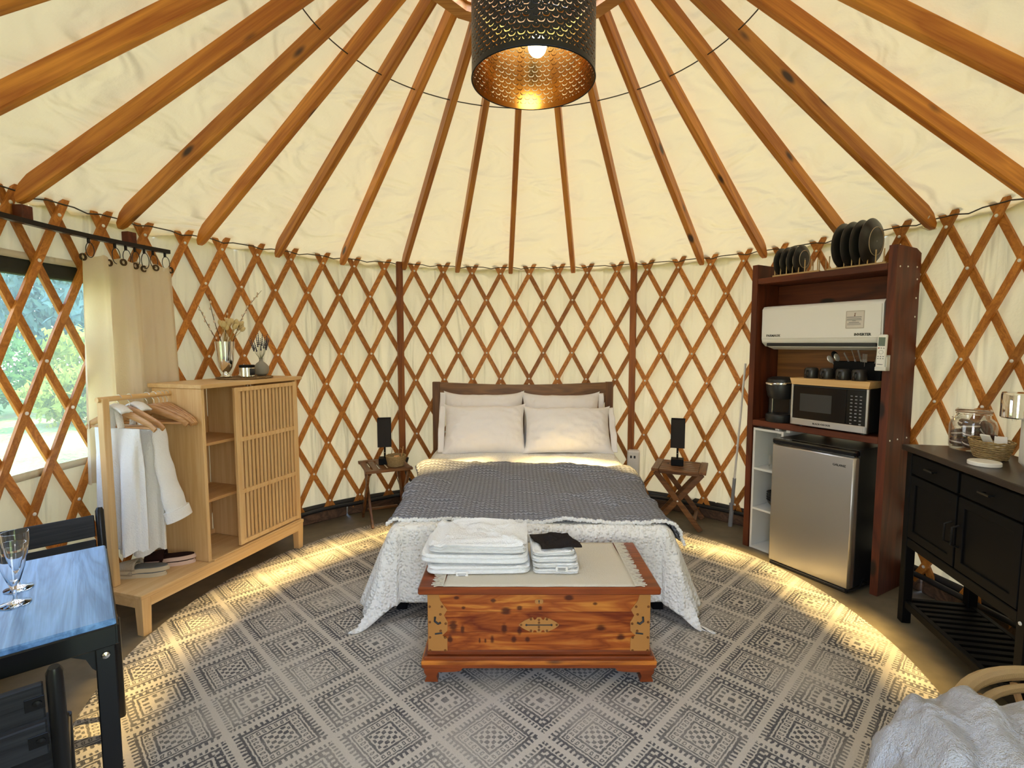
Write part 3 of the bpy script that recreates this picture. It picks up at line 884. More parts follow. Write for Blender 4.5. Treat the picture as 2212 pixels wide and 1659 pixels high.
bx('side_panel', (.424, D_ / 2, (HB + HT) / 2), (.022, D_ - .03, HT - HB), BAMBZ, wd)
bx('side_panel', (1.182, D_ / 2, (HB + HT) / 2), (.022, D_ - .03, HT - HB), BAMBZ, wd)
bx('top_panel', (.815, D_ / 2, HT + .012), (.83, D_, .024), BAMB, wd)
bx('divider', (.79, D_ / 2 + .03, (HB + HT) / 2), (.018, D_ - .10, HT - HB), BAMBZ, wd)
for z in (.225 + .34, .225 + .68):
    bx('shelf', (.803, D_ / 2 + .02, z), (.735, D_ - .08, .018), BAMBD, wd)
mb = MB()
for i in range(26):
    x = .45 + i * (.715 / 25); mb.box((x, D_ - .022, (HB + HT) / 2), (.017, .010, HT - HB - .01), .001)
for z in (HB + .02, .56, .90, HT - .02): mb.box((.803, D_ - .032, z), (.73, .010, .03), .001)
mb.build('back_slats', BAMBZ, wd)
dr = MB()
DX0, DX1, DZ0, DZ1 = .635, 1.165, .238, 1.232
for x in (DX0 + .014, DX1 - .014): dr.box((x, .012, (DZ0 + DZ1) / 2), (.028, .022, DZ1 - DZ0), .002)
for z in (DZ0 + .014, DZ1 - .014, .573, .903): dr.box(((DX0 + DX1) / 2, .012, z), (DX1 - DX0 - .05, .020, .026), .002)
door = dr.build('sliding_door', BAMBZ, wd)
mb = MB()
for i in range(15):
    x = DX0 + .045 + i * (DX1 - DX0 - .09) / 14; mb.box((x, .016, (DZ0 + DZ1) / 2), (.019, .010, DZ1 - DZ0 - .03), .001)
mb.build('door_slats', BAMBZ, door)
bx('door_track', (.803, .012, HB + .005), (.74, .03, .010), BAMB, wd)
bx('rail_post', (.045, .25, .22 + .50), (.034, .045, 1.0), BAMBZ, wd)
mb = MB(); mb.tube([(.015, .25, 1.213), (.425, .25, 1.213)], .014, 14); mb.build('hanging_rail', BAMB, wd)

# hangers
def hanger(label, x, tilt=0.0, group='wooden hangers on the rail', drop=0.0):
    h = thing('clothes_hanger', label, 'hanger', wl(x, .25, 1.228 - .0), WA + tilt, group)
    mb = MB()
    pts = []
    for i in range(15):
        u = -1 + 2 * i / 14; pts.append((0, .22 * u, -.085 - .085 * abs(u) ** 1.25 - (.012 if abs(u) > .9 else 0)))
    mb.tube(pts, [.012 + .006 * (1 - abs(-1 + 2 * i / 14)) for i in range(15)], 10, sq=(.55, 1.25))
    mb.build('shoulder_bar', HANG, h)
    mb = MB(); mb.tube([(0, -.19, -.172), (0, .19, -.172)], .0055, 8); mb.build('trouser_bar', HANG, h)
    mb = MB(); mb.tube([(0, 0, -.078), (0, 0, -.045), (0, .012, -.03), (0, .018, -.012), (0, .010, .001), (0, -.002, .0025), (0, -.012, -.004), (0, -.016, -.014)], .0018, 6); mb.build('hook', HOOKM, h)
    return h
hanger('wooden hanger with white robe, nearest the bamboo rail post', .125, .10, 'hangers holding robes')
hanger('wooden hanger with white robe, second from the bamboo rail post', .180, .06, 'hangers holding robes')
for i, (x, tl, lb) in enumerate(((.275, .30, 'first of the empty wooden hangers, beside the robes, swung outward'), (.315, .22, 'second empty wooden hanger counted from the robes'),
        (.345, .10, 'middle one of the five empty wooden hangers'), (.370, .03, 'second empty wooden hanger counted from the wardrobe side'), (.393, -.02, 'last empty wooden hanger, nearest the wardrobe side panel'))):
    hanger(lb, x, tl)

# robes: folded over the hangers
def robe(label, x, ang, zb, width, sleeve=None, seed=0, y0=.25, th=.035):
    r = thing('bathrobe', label, 'bathrobe', wl(x, y0, 1.055), WA + ang, 'white robes on the rail')
    mb = MB(); n = 40; rings = []
    L = 1.055 - zb
    for j in range(25):
        v = j / 24; z = -L * v
        hw = width * (1.0 - .06 * v) ; tk = th * (.35 + .9 * min(1, v * 4)) * (1 + .25 * v)
        ring = []
        for i in range(n):
            a = 2 * pi * i / n
            fo = (.020 * sin(5 * a + seed + 1.3 * v) + .012 * sin(9 * a + 2 * seed - v)) * min(1, v * 3)
            px = (tk + fo) * cos(a); py = (hw + fo * .6) * sin(a)
            py = math.copysign(abs(py / hw) ** .8 * hw, py)
            hem = (.03 * sin(a + seed) + .012 * sin(5 * a)) * v * v
            ring.append(mb.vert((px, py, z + hem)))
        rings.append(ring)
    mb.ring_faces(rings, True, True)
    mb.build('robe_body', ROBEC, r, smooth=70)
    for dx in (-.03, .03):
        mb = MB(); mb.tube([(0, dx, 0), (0, dx * .7, .05), (0, dx * .4, .11), (0, 0, .128)], .02, 8, sq=(.35, 1)); mb.build('neck_band', ROBEC, r)
    mb = MB(); mb.grid(lambda u, v: ((-.028 + .056 * v), .07 * (u - .5) * 2, .118 - .05 * abs(u - .5) ** 1.5 * 2 - .02 * (v - .5) ** 2), 14, 6); mb.build('collar', ROBEC, r, solid=.012)
    if sleeve:
        mb = MB(); P = [Vector(q) for q in sleeve]; pts = []; rd = []
        for i in range(len(P) - 1):
            for k in range(6):
                pts.append(P[i].lerp(P[i + 1], k / 6))
        pts.append(P[-1]); N = len(pts)
        rd = [.040 + .034 * (i / N) + .004 * sin(i * 1.1) for i in range(N)]
        mb.tube(pts, rd, 18, sq=(.45, 1.0)); s1 = mb.build('sleeve', ROBEC, r, smooth=60)
        mb = MB(); e = pts[-1]; d = (pts[-1] - pts[-4]).normalized()
        mb.tube([e - d * .055, e + d * .004], [rd[-1] * 1.03, rd[-1] * 1.06], 18, sq=(.48, 1.0)); mb.build('cuff', ROBEC, s1, smooth=60)
    return r
robe('white robe hanging nearest the bamboo rail post, long part behind the post', .105, .08, .42, .148, None, 1.0, th=.026)
robe('white robe with one sleeve hanging out towards the slatted door', .212, .06, .36, .155,
     [(.01, -.135, -.02), (.012, -.150, -.2), (.03, -.175, -.38), (.05, -.20, -.52)], 2.4, th=.028)

# slippers
def slipper(label, x, y, z, rot, top, sole, strap):
    s = thing('slipper', label, 'slipper', wl(x, y, z), WA + rot, 'slippers on the wardrobe shelf')
    def outline(sc=1, n=28):
        pts = []
        for i in range(n):
            a = 2 * pi * i / n; xx = .135 * cos(a); wv = .046 + .008 * cos(a) - .010 * math.exp(-((xx + .01) / .04) ** 2)
            pts.append((xx * sc, wv * sin(a) * sc))
        return pts
    mb = MB(); mb.prism(outline(), 0, .014); mb.prism(outline(.97), .014, .022); mb.build('sole', sole, s)
    mb = MB(); mb.prism(outline(.93), .022, .027); mb.build('insole', top, s)
    mb = MB()
    mb.grid(lambda u, v: (.02 + .095 * v + .0 * u, (.050 - .012 * v) * cos(pi * u), .018 + (.052 - .020 * v) * sin(pi * u) ** .8), 16, 8)
    mb.build('strap', strap, s, solid=.006, smooth=60)
    return s
BEIGE = cloth('beige_waffle', hexc('b3a48c'), bumps=((150, .2),)); BEIGES = plain('beige_sole', hexc('c9b897'), .8); GREYIN = cloth('grey_insole', hexc('6f706e'), bumps=((150, .2),))
DBRN = cloth('dark_brown_felt', hexc('2c1714'), bumps=((150, .2),)); PINKS = plain('pale_pink_sole', hexc('d9b9a2'), .8)
slipper('lower slipper of the beige pair under the robes', .175, .235, .2195, pi - WA + .10, GREYIN, BEIGES, BEIGE)
slipper('upper slipper of the beige pair under the robes', .180, .225, .2475, pi - WA + .16, GREYIN, BEIGES, BEIGE)
slipper('lower slipper of the dark brown pair by the wardrobe side', .325, .215, .2195, pi - WA + .30, DBRN, PINKS, DBRN)
slipper('upper slipper of the dark brown pair by the wardrobe side', .327, .213, .2475, pi - WA + .34, DBRN, PINKS, DBRN)

# things on the wardrobe
ZT = HT + .0245
mat_c = wl(.93, .215, ZT)
mb = MB()
for k in range(10):
    r = .018 + k * .0165
    mb.tube([(mat_c.x + r * cos(2 * pi * i / 48), mat_c.y + r * sin(2 * pi * i / 48), mat_c.z + .006 + .0016 * sin(i * 2.1 + k)) for i in range(48)], .0088, 6, closed=True, sq=(1, .62))
tag(mb.build('placemat', WICKD), 'round woven placemat on top of the bamboo wardrobe', 'placemat')
ZM = ZT + .013
vs_p = wl(.83, .27, ZM)
vs = thing('vase', 'tall silver mercury glass vase on the woven mat', 'vase', vs_p)
mb = MB(); mb.lathe([(.028, 0), (.036, .004), (.03, .012), (.018, .022), (.016, .03), (.026, .04), (.04, .065), (.05, .11), (.056, .18), (.060, .235), (.0585, .235), (.052, .17), (.045, .11), (.03, .05), (.001, .045)], 32); mb.build('body', MERC, vs)
# pussy willow branches and bunny tails
TWIG = plain('willow_bark', hexc('4a2f1c'), .7); CATK = plain('willow_catkin', hexc('d9bfa3'), .9)
BUNNY = plain('bunny_tail_fluff', hexc('d9c08a'), .95, bumpv=.5, bscale=200); STRAW = plain('straw_stem', hexc('b5924f'), .7)
def branch(label, tip, bend, ncat):
    b = thing('willow_branch', label, 'branch', vs_p, 0, 'pussy willow branches in the silver vase')
    tip = Vector(tip); pts = []
    for i in range(9):
        t = i / 8; p = Vector((0, 0, .10)).lerp(tip, t) + Vector(bend) * sin(pi * t) + Vector((.004 * sin(7 * t), .004 * cos(5 * t), 0)); pts.append(p)
    mb = MB(); mb.tube(pts, [.0030 - .0018 * i / 8 for i in range(9)], 6); st1 = mb.build('stem', TWIG, b)
    for k in range(ncat):
        t = .38 + .6 * k / ncat; i = int(t * 8); p = pts[i].lerp(pts[min(i + 1, 8)], t * 8 - i); a = k * 2.4
        mb = MB(); mb.ball(p + Vector((.006 * cos(a), .006 * sin(a), .003)), .0062, 8, 6, (1, 1, 1.45)); mb.build('catkin', CATK, b)
    return b
dv = (WM.to_3x3() @ Vector((1, 0, 0)))
def wdir(x, y, z): q = WM.to_3x3() @ Vector((x, y, 0)); return (q.x, q.y, z)
branch('pussy willow branch leaning farthest left out of the silver vase', wdir(-.17, .02, .46), (0, 0, .02), 8)
branch('tall pussy willow branch leaning slightly left in the silver vase', wdir(-.11, .0, .53), (0, 0, .01), 6)
branch('short upright pussy willow branch behind the bunny tail grass', wdir(.06, .03, .45), (0, 0, .02), 6)
branch('longest pussy willow branch arching to the right over the wall', wdir(.33, .0, .60), wdir(-.02, 0, .03), 13)
random.seed(3)
for k in range(24):
    a = random.uniform(0, 2 * pi); rr_ = random.uniform(.02, .085)
    hd = Vector(wdir(.045 + rr_ * cos(a) * 1.0, rr_ * sin(a) * .7, .325 + .02 * random.uniform(-1, 1) + .35 * (.085 - rr_)))
    t = thing('bunny_tail_stem', 'cream bunny tail grass stem in the dense tuft in the silver vase', 'dried grass', vs_p, 0, 'bunny tail grass in the silver vase')
    mb = MB(); mb.tube([(0, 0, .15), (hd.x * .35, hd.y * .35, .235), hd], .0012, 5); mb.build('stem', STRAW, t)
    mb = MB(); d = (hd - Vector((0, 0, .2))).normalized(); mb.M = Matrix.Translation(hd) @ d.to_track_quat('Z', 'Y').to_matrix().to_4x4(); mb.ball((0, 0, .012), .0125, 10, 8, (1, 1, 1.65)); mb.build('seed_head', BUNNY, t, smooth=80)
cj = thing('candle_jar', 'short silver candle jar with dark label on the woven mat', 'candle', wl(.89, .155, ZM), WA)
mb = MB(); mb.lathe([(.044, 0), (.047, .004), (.047, .062), (.044, .066), (.001, .066)], 32); mb.build('jar', MERC, cj)
mb = MB(); mb.lathe([(.048, .064), (.048, .078), (.045, .08), (.001, .08)], 32); mb.build('lid', BLK, cj)
mb = MB(); mb.grid(lambda u, v: (.0476 * sin(-.45 + 1.3 * u), -.0476 * cos(-.45 + 1.3 * u), .012 + .044 * v), 10, 1); mb.build('label', INK, cj, solid=.0006)
bv_p = wl(1.03, .17, ZM)
bv = thing('bud_vase', 'small round grey stoneware bud vase on the woven mat', 'vase', bv_p)
GREYST = plain('grey_stoneware', hexc('8d8779'), .6, bumpv=.1)
mb = MB(); mb.lathe([(.025, 0), (.042, .012), (.05, .04), (.046, .066), (.03, .085), (.014, .098), (.011, .112), (.015, .12), (.010, .118), (.008, .10), (.001, .09)], 28); mb.build('body', GREYST, bv)
LAV = plain('lavender_bud', hexc('443f4a'), .9); LAVS = plain('lavender_stem', hexc('6b6a4c'), .8)
random.seed(9)
for k in range(12):
    a = -1.0 + 2.1 * k / 11; ln = random.uniform(.19, .24)
    t = thing('lavender_sprig', 'dark dried lavender sprig in the small grey bud vase', 'dried flower', bv_p, 0, 'dried lavender in the bud vase')
    d = Vector(wdir(sin(a * .8), random.uniform(-.25, .25), 1.5)).normalized()
    mb = MB(); mb.tube([(0, 0, .105), d * .09 + Vector((0, 0, .07)), d * ln + Vector((0, 0, .06))], .0011, 5); mb.build('stem', LAVS, t)
    mb = MB()
    for i in range(7):
        p = d * (ln - .075 + i * .0125) + Vector((0, 0, .062)); mb.ball(p, .0055 - .0004 * i, 7, 5, (1, 1, 1.3))
    mb.build('flower_spike', LAV, t)

# ------------------------------------------------------------------ curtain
tr = thing('curtain_track', 'black ceiling curtain track above the left window', 'curtain track', (0, 0, 0))
mb = MB(); mb.tube([wp(-2.0 + (.768) * i / 30, 2.378, 2.074) for i in range(31)], .017, 4, sq=(1.3, 1))
mb.build('track_bar', BLKM, tr)
mb = MB()
for i, t in enumerate((-1.435, -1.372, -1.345, -1.322, -1.298, -1.275, -1.243)):
    p = wp(t, 2.378, 2.05); mb.box((p.x, p.y, p.z), (.012, .012, .025), .002)
mb.build('gliders', BLKM, tr)
for t in (-1.565, -1.325):
    mb = MB(); p = wp(t, 2.405, 2.115); mb.M = Matrix.Translation(p) @ RZ(-t); mb.box((0, 0, 0), (.055, .05, .075), .003); mb.build('mounting_block', MAHX, tr)
cu = thing('curtain', 'cream linen curtain pushed to the right side of the window', 'curtain', (0, 0, 0))
CT0, CT1 = -1.452, -1.228
def curt(u, v):
    sp = CT0 + (CT1 - CT0) * u
    fold = (.055 * sin(2 * pi * (u * 3.2 + .28 * sin(4 * u)) + .6 * sin(2 * pi * u * 3.2)) + .010 * sin(2 * pi * u * 9 + 2)) * (.45 + .75 * v) * (1.15 - .5 * u)
    th = sp * 1.0 + (-.012 + .03 * u) * v * 1.0
    z = 1.985 - 1.25 * v - (.016 * (1 - cos(2 * pi * u * 5)) * .5) * (1 - v)
    return wp(th, 2.372 + fold * .80, z)
mb = MB(); mb.grid(curt, 110, 40); mb.build('curtain_panel', CURT, cu, smooth=80)
for u, t in ((.02, -1.435), (.27, -1.372), (.40, -1.345), (.55, -1.322), (.68, -1.298), (.80, -1.275), (.985, -1.243)):
    p = Vector(curt(u, .012)); q = wp(t, 2.378, 2.035)
    mb = MB(); c = (p + q) / 2; hgt = max(.02, (q.z - p.z) / 2 + .006)
    mb.tube([wp(t + .010 * sin(2 * pi * i / 20), 2.372, c.z + hgt * cos(2 * pi * i / 20)) for i in range(20)], .0022, 5, closed=True)
    mb.build('ring', BLKM, cu)
    mb = MB(); mb.M = Matrix.Translation(Vector(curt(u, .018)) + (Vector((CX, CY, 0)) - Vector((p.x, p.y, 0))).normalized() * .004) @ RZ(-t) @ RX(pi / 2)
    mb.lathe([(.011, -.004), (.020, -.003), (.020, .003), (.011, .004), (.011, -.004)], 20, cap=False); mb.build('grommet', plain('dark_bronze', hexc('4a3a26'), .35, .6), cu)

# ------------------------------------------------------------------ bed
BX, BHW, BFOOT, BHEAD, BZ = .100, .755, 2.655, 4.62, .515
bed = thing('bed', 'dark wood bed with slatted headboard against the lattice wall', 'bed', (BX, 0, 0))
HY = 4.66
for sx in (-1, 1):
    mb = MB(); mb.box((sx * .80, HY, .575), (.07, .045, 1.15), .004); mb.build('headboard_post', BEDWZ, bed)
mb = MB()
N = 24
top = [(-.768 + 1.536 * i / N, 1.145 - .022 * sin(pi * i / N)) for i in range(N + 1)]
bot = [(-.768 + 1.536 * i / N, 1.000 - .010 * sin(pi * i / N)) for i in range(N + 1)]
mb.prism(top + bot[::-1], -.018, .018, T(0, HY, 0) @ RX(pi / 2)); mb.build('top_rail', BEDW, bed)
bx('lower_rail', (0, HY, .52), (1.54, .03, .09), BEDW, bed)
for i in range(9):
    x = -.62 + 1.24 * i / 8; bx('headboard_slat', (x, HY, .775), (.058, .016, .46), BEDWZ, bed)
for sx in (-1, 1): bx('side_rail', (sx * .765, (BFOOT + HY) / 2 + .03, .24), (.03, HY - BFOOT - .10, .14), BEDW, bed)
bx('foot_rail', (0, BFOOT + .06, .24), (1.52, .03, .14), BEDW, bed)
for sx in (-1, 1):
    mb = MB(); mb.box((sx * .72, BFOOT + .10, .09), (.06, .06, .16), .004); mb.build('leg', BLK, bed)
mb = MB(); mb.box((0, (BFOOT + BHEAD) / 2 + .01, .375), (1.50, BHEAD - BFOOT - .03, .25), .06); mb.build('mattress', WHITEC, bed)

def drape(a, b, off=0.0, flare=1.0):
    """cloth coordinates (a across, b from the foot) -> place on the bed"""
    x0, x1, y0 = BX - BHW + .04, BX + BHW - .04, BFOOT + .04
    dx = (a - x1) if a > x1 else (a - x0) if a < x0 else 0
    dy = (b - y0) if b < y0 else 0
    d = (abs(dx) ** 2.6 + abs(dy) ** 2.6) ** (1 / 2.6)
    ex = min(max(a, x0), x1); ey = max(b, y0)
    zt = BZ + off + .010 * fbm(a * 2.2, b * 2.2, 4) + .072 * max(0, min(1, (b - 2.9) / 1.3)) - .03 * max(0, b - 4.3)
    if d == 0: return Vector((ex, ey, zt))
    rr_ = .07
    l = hypot(dx, dy); ux, uy = dx / l, dy / l
    if d < rr_ * pi / 2:
        an = d / rr_; out = rr_ * sin(an); dn = rr_ * (1 - cos(an))
    else:
        s = d - rr_ * pi / 2; out = rr_ + s * .10; dn = rr_ + s * .985
    s = max(0, d - .08)
    along = b if abs(dx) > abs(dy) else a
    cornerness = min(abs(dx), abs(dy)) / (max(abs(dx), abs(dy)) + 1e-6)
    fold = s * flare * (.075 * sin(along * 12 + 1.0) + .045 * sin(along * 25 + 2.5)) + s * .10 * cornerness * flare
    if abs(dy) > abs(dx) and cornerness < .5: fold = fold * .35
    sidefl = s * (.20 if abs(dx) > 0 else .0) * min(1, abs(dx) * 6) * (.5 + .5 * max(0, min(1, (3.9 - b) / 1.2)))
    out += fold + off * sin(min(d / rr_, pi / 2)) + sidefl * abs(ux)
    z = zt - dn
    if z < .022 + off:
        out += (.022 + off - z) * .25; z = .022 + off
    return Vector((ex + ux * out, ey + uy * out * (1 if abs(dx) > 0 else .55), z))
QA0, QA1, QB0, QB1 = BX - BHW - .45, BX + BHW + .46, BFOOT - .42, 4.60
mb = MB(); mb.grid(lambda u, v: drape(QA0 + (QA1 - QA0) * u, QB0 + (QB1 - QB0) * v), 150, 150)
qo = mb.build('quilt', QUILT, smooth=80, solid=.008); tag(qo, 'white textured quilt draped over the bed down to the rug', 'quilt')

def blank(u, v):
    a = BX - BHW - .035 + (BHW * 2 + .17) * u
    b = 2.755 - .075 * u + v * (1.08 + .06 * sin(6 * u) - .05 * (1 - u) + .035 * sin(13 * u + 1))
    wr_ = .042 * max(0, fbm(a * 2.6 + 1, b * 5, 2)) + .034 * math.exp(-((v - .93) / .07) ** 2) * (.7 + .6 * sin(9 * u + 1)) + .012 * fbm(a * 6, b * 5, 8)
    return drape(a, b, .018 + max(0, wr_), .6)
mb = MB(); mb.grid(blank, 130, 110)
bo = mb.build('throw_blanket', BLANK, smooth=80, solid=.012); tag(bo, 'grey knitted throw blanket laid across the middle of the bed', 'blanket')
# pale fleece edge of the throw
mb = MB()
for k in range(360):
    u = k / 360; p = blank(u, 0.0); 
    mb.ball(p + Vector((0, -.004, -.012 + .004 * sin(k * 1.7))), .008 + .003 * sin(k * 2.3), 6, 4)
eo = mb.build('fleece_edge', WHITEC, bo)

def pillow(label, c, w_, h_, t_, rx, rz, seed=0, flange=.05):
    p = thing('pillow', label, 'pillow', c, rz, 'bed pillows')
    mb = MB()
    M = RX(rx)
    def f(side):
        def g(u, v):
            x = (u - .5) * 2; y = (v - .5) * 2
            hx = 1 - abs(x) ** 2.2; hy = 1 - abs(y) ** 2.2
            th = t_ * (max(hx, 0) ** .62) * (max(hy, 0) ** .62)
            cr = .014 * fbm(x * 2.4 + seed, y * 2.4, seed) + .026 * (abs(fbm(x * 5 + y * 3, y * 3 - x * 2 + seed, 2)) + .35 * fbm(x * 13, y * 8, seed)) * (1.1 - hx * hy) ** 1.3
            rad = .010 * sin(16 * atan2(y, x) + seed) * max(0, (max(abs(x), abs(y)) - .6)) 
            px = x * w_ / 2 * (1 - .075 * (1 - abs(y) ** 3) * abs(x) ** 3)
            py = y * h_ / 2 * (1 - .15 * (1 - abs(x) ** 4) * abs(y) ** 3 * (1 if y > 0 else .35))
            ed = min(1, (1 - abs(x)) * 6) * min(1, (1 - abs(y)) * 6)
            q = Vector((px, py, side * (th + cr * ed + .003) + rad))
            return M @ q
        return g
    mb.grid(f(1), 44, 34)
    n0 = len(mb.v)
    mb2 = MB(); mb2.grid(f(-1), 44, 34)
    for ff in mb2.f: mb.face([i + n0 for i in ff][::-1])
    mb.v += mb2.v
    mb.build('cushion', PILLC, p, smooth=80)
    mb = MB()
    for sx in ((1,) if c[0] > BX else (-1,)):
        mb.grid(lambda u, v: M @ Vector((sx * (w_ / 2 * .955 + .055 * u * (1 - .3 * abs(v - .5))), (v - .5) * h_ * .93, .012 * sin(v * 17 + seed) * u + .01 * sin(v * 8) * u)), 5, 24)
    mb.build('pillowcase_hem', PILLC, p, smooth=80, solid=.006)
    return p
PZ = BZ + .072
pillow('back left white pillow, half hidden, leaning on the headboard', (BX - .355, 4.545, PZ + .235), .74, .52, .12, radians(72), .02, 3.0)
pillow('back right white pillow, half hidden, leaning on the headboard', (BX + .345, 4.545, PZ + .230), .72, .52, .12, radians(72), -.02, 5.0)
pillow('front left white pillow leaning on the one behind it', (BX - .335, 4.30, PZ + .185), .72, .47, .14, radians(58), .04, 1.0)
pillow('front right white pillow leaning on the one behind it', (BX + .375, 4.285, PZ + .180), .76, .45, .14, radians(56), -.03, 8.0)

# ------------------------------------------------------------------ folding bedside tables
def nightstand(label, loc, rot):
    t = thing('folding_table', label, 'side table', loc, rot, 'folding bedside tables')
    L, Wd, H = .42, .38, .49
    for sx in (-1, 1): bx('end_board', (sx * (L / 2 - .028), 0, H - .011), (.056, Wd, .022), TEAKY, t)
    for i in range(6):
        y = -Wd / 2 + .03 + i * (Wd - .06) / 5; bx('top_slat', (0, y, H - .011), (L - .115, .050, .018), TEAK, t)
    for y in (-Wd / 2 + .045, Wd / 2 - .045):
        bx('under_rail', (0, y, H - .033), (L - .09, .02, .024), TEAK, t)
    for j, (y, s) in enumerate(((-Wd / 2 + .028, 1), (-Wd / 2 + .052, -1), (Wd / 2 - .028, 1), (Wd / 2 - .052, -1))):
        a = Vector((-s * (L / 2 - .03), y, H - .03)); b = Vector((s * (L / 2 - .03), y, .006)); d = b - a
        mb = MB(); an = atan2(d.z, d.x)
        mb.M = Matrix.Translation((a + b) / 2) @ RY(-an); mb.box((0, 0, 0), (d.length, .019, .042), .003)
        lg = mb.build('leg', TEAK, t)
    for y in (-Wd / 2 + .016, Wd / 2 - .016):
        mb = MB(); mb.M = T(0, y, H / 2 - .012) @ RX(pi / 2 * (1 if y < 0 else -1)); mb.lathe([(.007, 0), (.006, .004), (.0005, .005)], 12); mb.build('pivot_bolt', ZINC, t)
    bx('stretcher', (.13, 0, .075), (.03, Wd - .12, .018), TEAKY, t)
    return t
nsl = nightstand('folding wooden side table left of the bed', (-1.075, 4.195, 0), atan2(.143, .308) + pi / 2)
nsr = nightstand('folding wooden side table right of the bed', (1.405, 4.145, 0), atan2(-.148, .339))
def table_lamp(label, loc, rot):
    l = thing('table_lamp', label, 'lamp', loc, rot, 'black bedside lamps')
    bx('base', (0, 0, .026), (.10, .10, .052), BLK, l, .003)
    mb = MB(); mb.tube([(0, 0, .05), (0, 0, .16)], .0085, 10); st1 = mb.build('stem', BLK, l)
    mb = MB(); mb.ball((0, -.0095, .095), .004, 8, 6); mb.build('switch', CHROME, st1)
    mb = MB()
    a, z0, z1 = .054, .150, .385
    for (sx, sy) in ((0, -1), (1, 0), (0, 1), (-1, 0)):
        mb.box((sx * a, sy * a, (z0 + z1) / 2), (.0035 if sx else 2 * a + .0035, .0035 if sy else 2 * a + .0035, z1 - z0))
    mb.build('lamp_shade', SHADE, l)
    mb = MB(); mb.tube([(-a, 0, z1 - .03), (a, 0, z1 - .03)], .002, 5); mb.tube([(0, -a, z1 - .03), (0, a, z1 - .03)], .002, 5); mb.lathe([(.014, .15), (.014, .20), (.001, .20)], 12); mb.build('shade_fitting', BLKM, l)
    mb = MB(); mb.ball((0, 0, .235), .028, 14, 10); mb.build('bulb', WHT, l)
    return l
table_lamp('black square table lamp on the left bedside table', (-1.075, 4.205, .491), .22)
table_lamp('black square table lamp on the right bedside table', (1.385, 4.165, .491), -.33)
bk = thing('basket', 'small round seagrass basket on the left bedside table', 'basket', (-.965, 4.13, .491))
mb = MB()
for j in range(9):
    z = .008 + j * .0095; r = .062 + .017 * j / 8
    mb.tube([(r * cos(2 * pi * i / 36), r * sin(2 * pi * i / 36), z + .0015 * sin(i * 3 + j * 1.57)) for i in range(36)], .0058, 6, closed=True)
mb.lathe([(.001, .004), (.06, .004), (.06, .010), (.001, .010)], 24, cap=False)
mb.build('bowl', WICK, bk)
for s in (-1, 1):
    mb = MB(); mb.tube([(s * .05, .055, .08), (s * .045, .062, .12), (s * .025, .066, .135), (s * .01, .062, .12), (s * .008, .058, .08)], .0028, 6); mb.build('handle', WICK, bk)
mb = MB(); mb.tube([(-.93, 4.115, .53), (-.905, 4.10, .60), (-.895, 4.095, .66)], .0035, 6); tag(mb.build('wooden_stick', HANG), 'thin pale wooden stick standing in the seagrass basket', 'stick')
mb = MB(); mb.M = Matrix.Translation((-.955, 4.125, .565)) @ RZ(.6) @ RX(.5); mb.box((0, 0, 0), (.045, .03, .018), .004); tag(mb.build('soap_packet', HANG), 'small pale packet lying in the seagrass basket', 'packet')
# cords and plugs
mb = MB(); mb.tube([(-1.06, 4.26, .495), (-1.03, 4.33, .46), (-1.02, 4.36, .35), (-.98, 4.38, .2), (-.93, 4.40, .10), (-.90, 4.45, .03)], .003, 6); tag(mb.build('lamp_cord', BLKS), 'thin black cord hanging behind the left bedside table', 'cord')
mb = MB(); mb.tube([(1.33, 4.21, .492), (1.28, 4.30, .46), (1.26, 4.33, .38), (1.15, 4.36, .27), (1.02, 4.42, .25)], .003, 6); tag(mb.build('lamp_cord', BLKS), 'thin black cord hanging under the right bedside table', 'cord')
mb = MB(); mb.tube([(-.93, 4.43, .49), (-.96, 4.45, .40), (-.94, 4.46, .30), (-.88, 4.47, .24)], .012, 8); tag(mb.build('hose', BLKS), 'thick black hose in the shadow left of the bed', 'hose')
ob = thing('power_station', 'white box with sockets behind the right side of the bed', 'socket box', (1.115, 4.56, 0), -.30)
mb = MB(); mb.box((0, 0, .265), (.11, .09, .53), .012); mb.build('case', WHT, ob)
mb = MB()
for dx in (-.02, .012): mb.box((dx, -.0455, .475), (.016, .004, .024), .001)
mb.build('socket', BLKS, ob)

# ------------------------------------------------------------------ cedar chest
CH = thing('chest', 'carved red cedar blanket chest with copper straps at the foot of the bed', 'chest', (.118, 2.085, .012))
CW, CD = 1.045, .50
bx('lid', (0, CD / 2, .429), (CW, CD, .034), CEDARD, CH, .006)
mb = MB(); mb.box((0, CD / 2 + .005, .275), (CW - .07, CD - .06, .28), .003); body = mb.build('body', CEDARF, CH)
mb = MB()
for (z, h, e) in ((.135, .022, .006), (.112, .024, .018), (.088, .026, .026)): mb.box((0, CD / 2 + .005, z), (CW - .07 + 2 * e, CD - .06 + 2 * e, h), .005)
mb.build('base_moulding', CEDARD, CH)
mb = MB(); mb.box((0, CD / 2 + .005, .100), (CW - .016, CD - .006, .020), .004); mb.build('base_band', CEDAR, CH)
for sx in (-1, 1):
    for yy, sy in ((.032, -1), (CD - .03, 1)):
        mb = MB()
        poly = [(0, .078), (.17, .078), (.16, .064), (.13, .060), (.062, .058), (.054, .040), (.060, .022), (.060, .014), (.004, .014), (.004, .022), (.012, .04), (0, .058)]
        poly = [((CW / 2 - .02 - x) * sx, z) for x, z in poly]
        mb.prism(poly, -.02, .02, T(0, yy, 0) @ RX(pi / 2))
        f = mb.build('bracket_foot', CEDARD, CH)
        mb = MB(); mb.M = T(sx * (CW / 2 - .055), yy + .0, .0095) @ RY(pi / 2); mb.lathe([(.0095, -.006), (.0095, .006)], 12); mb.build('caster', BLKM, f)
FY = .0335   # body front plane
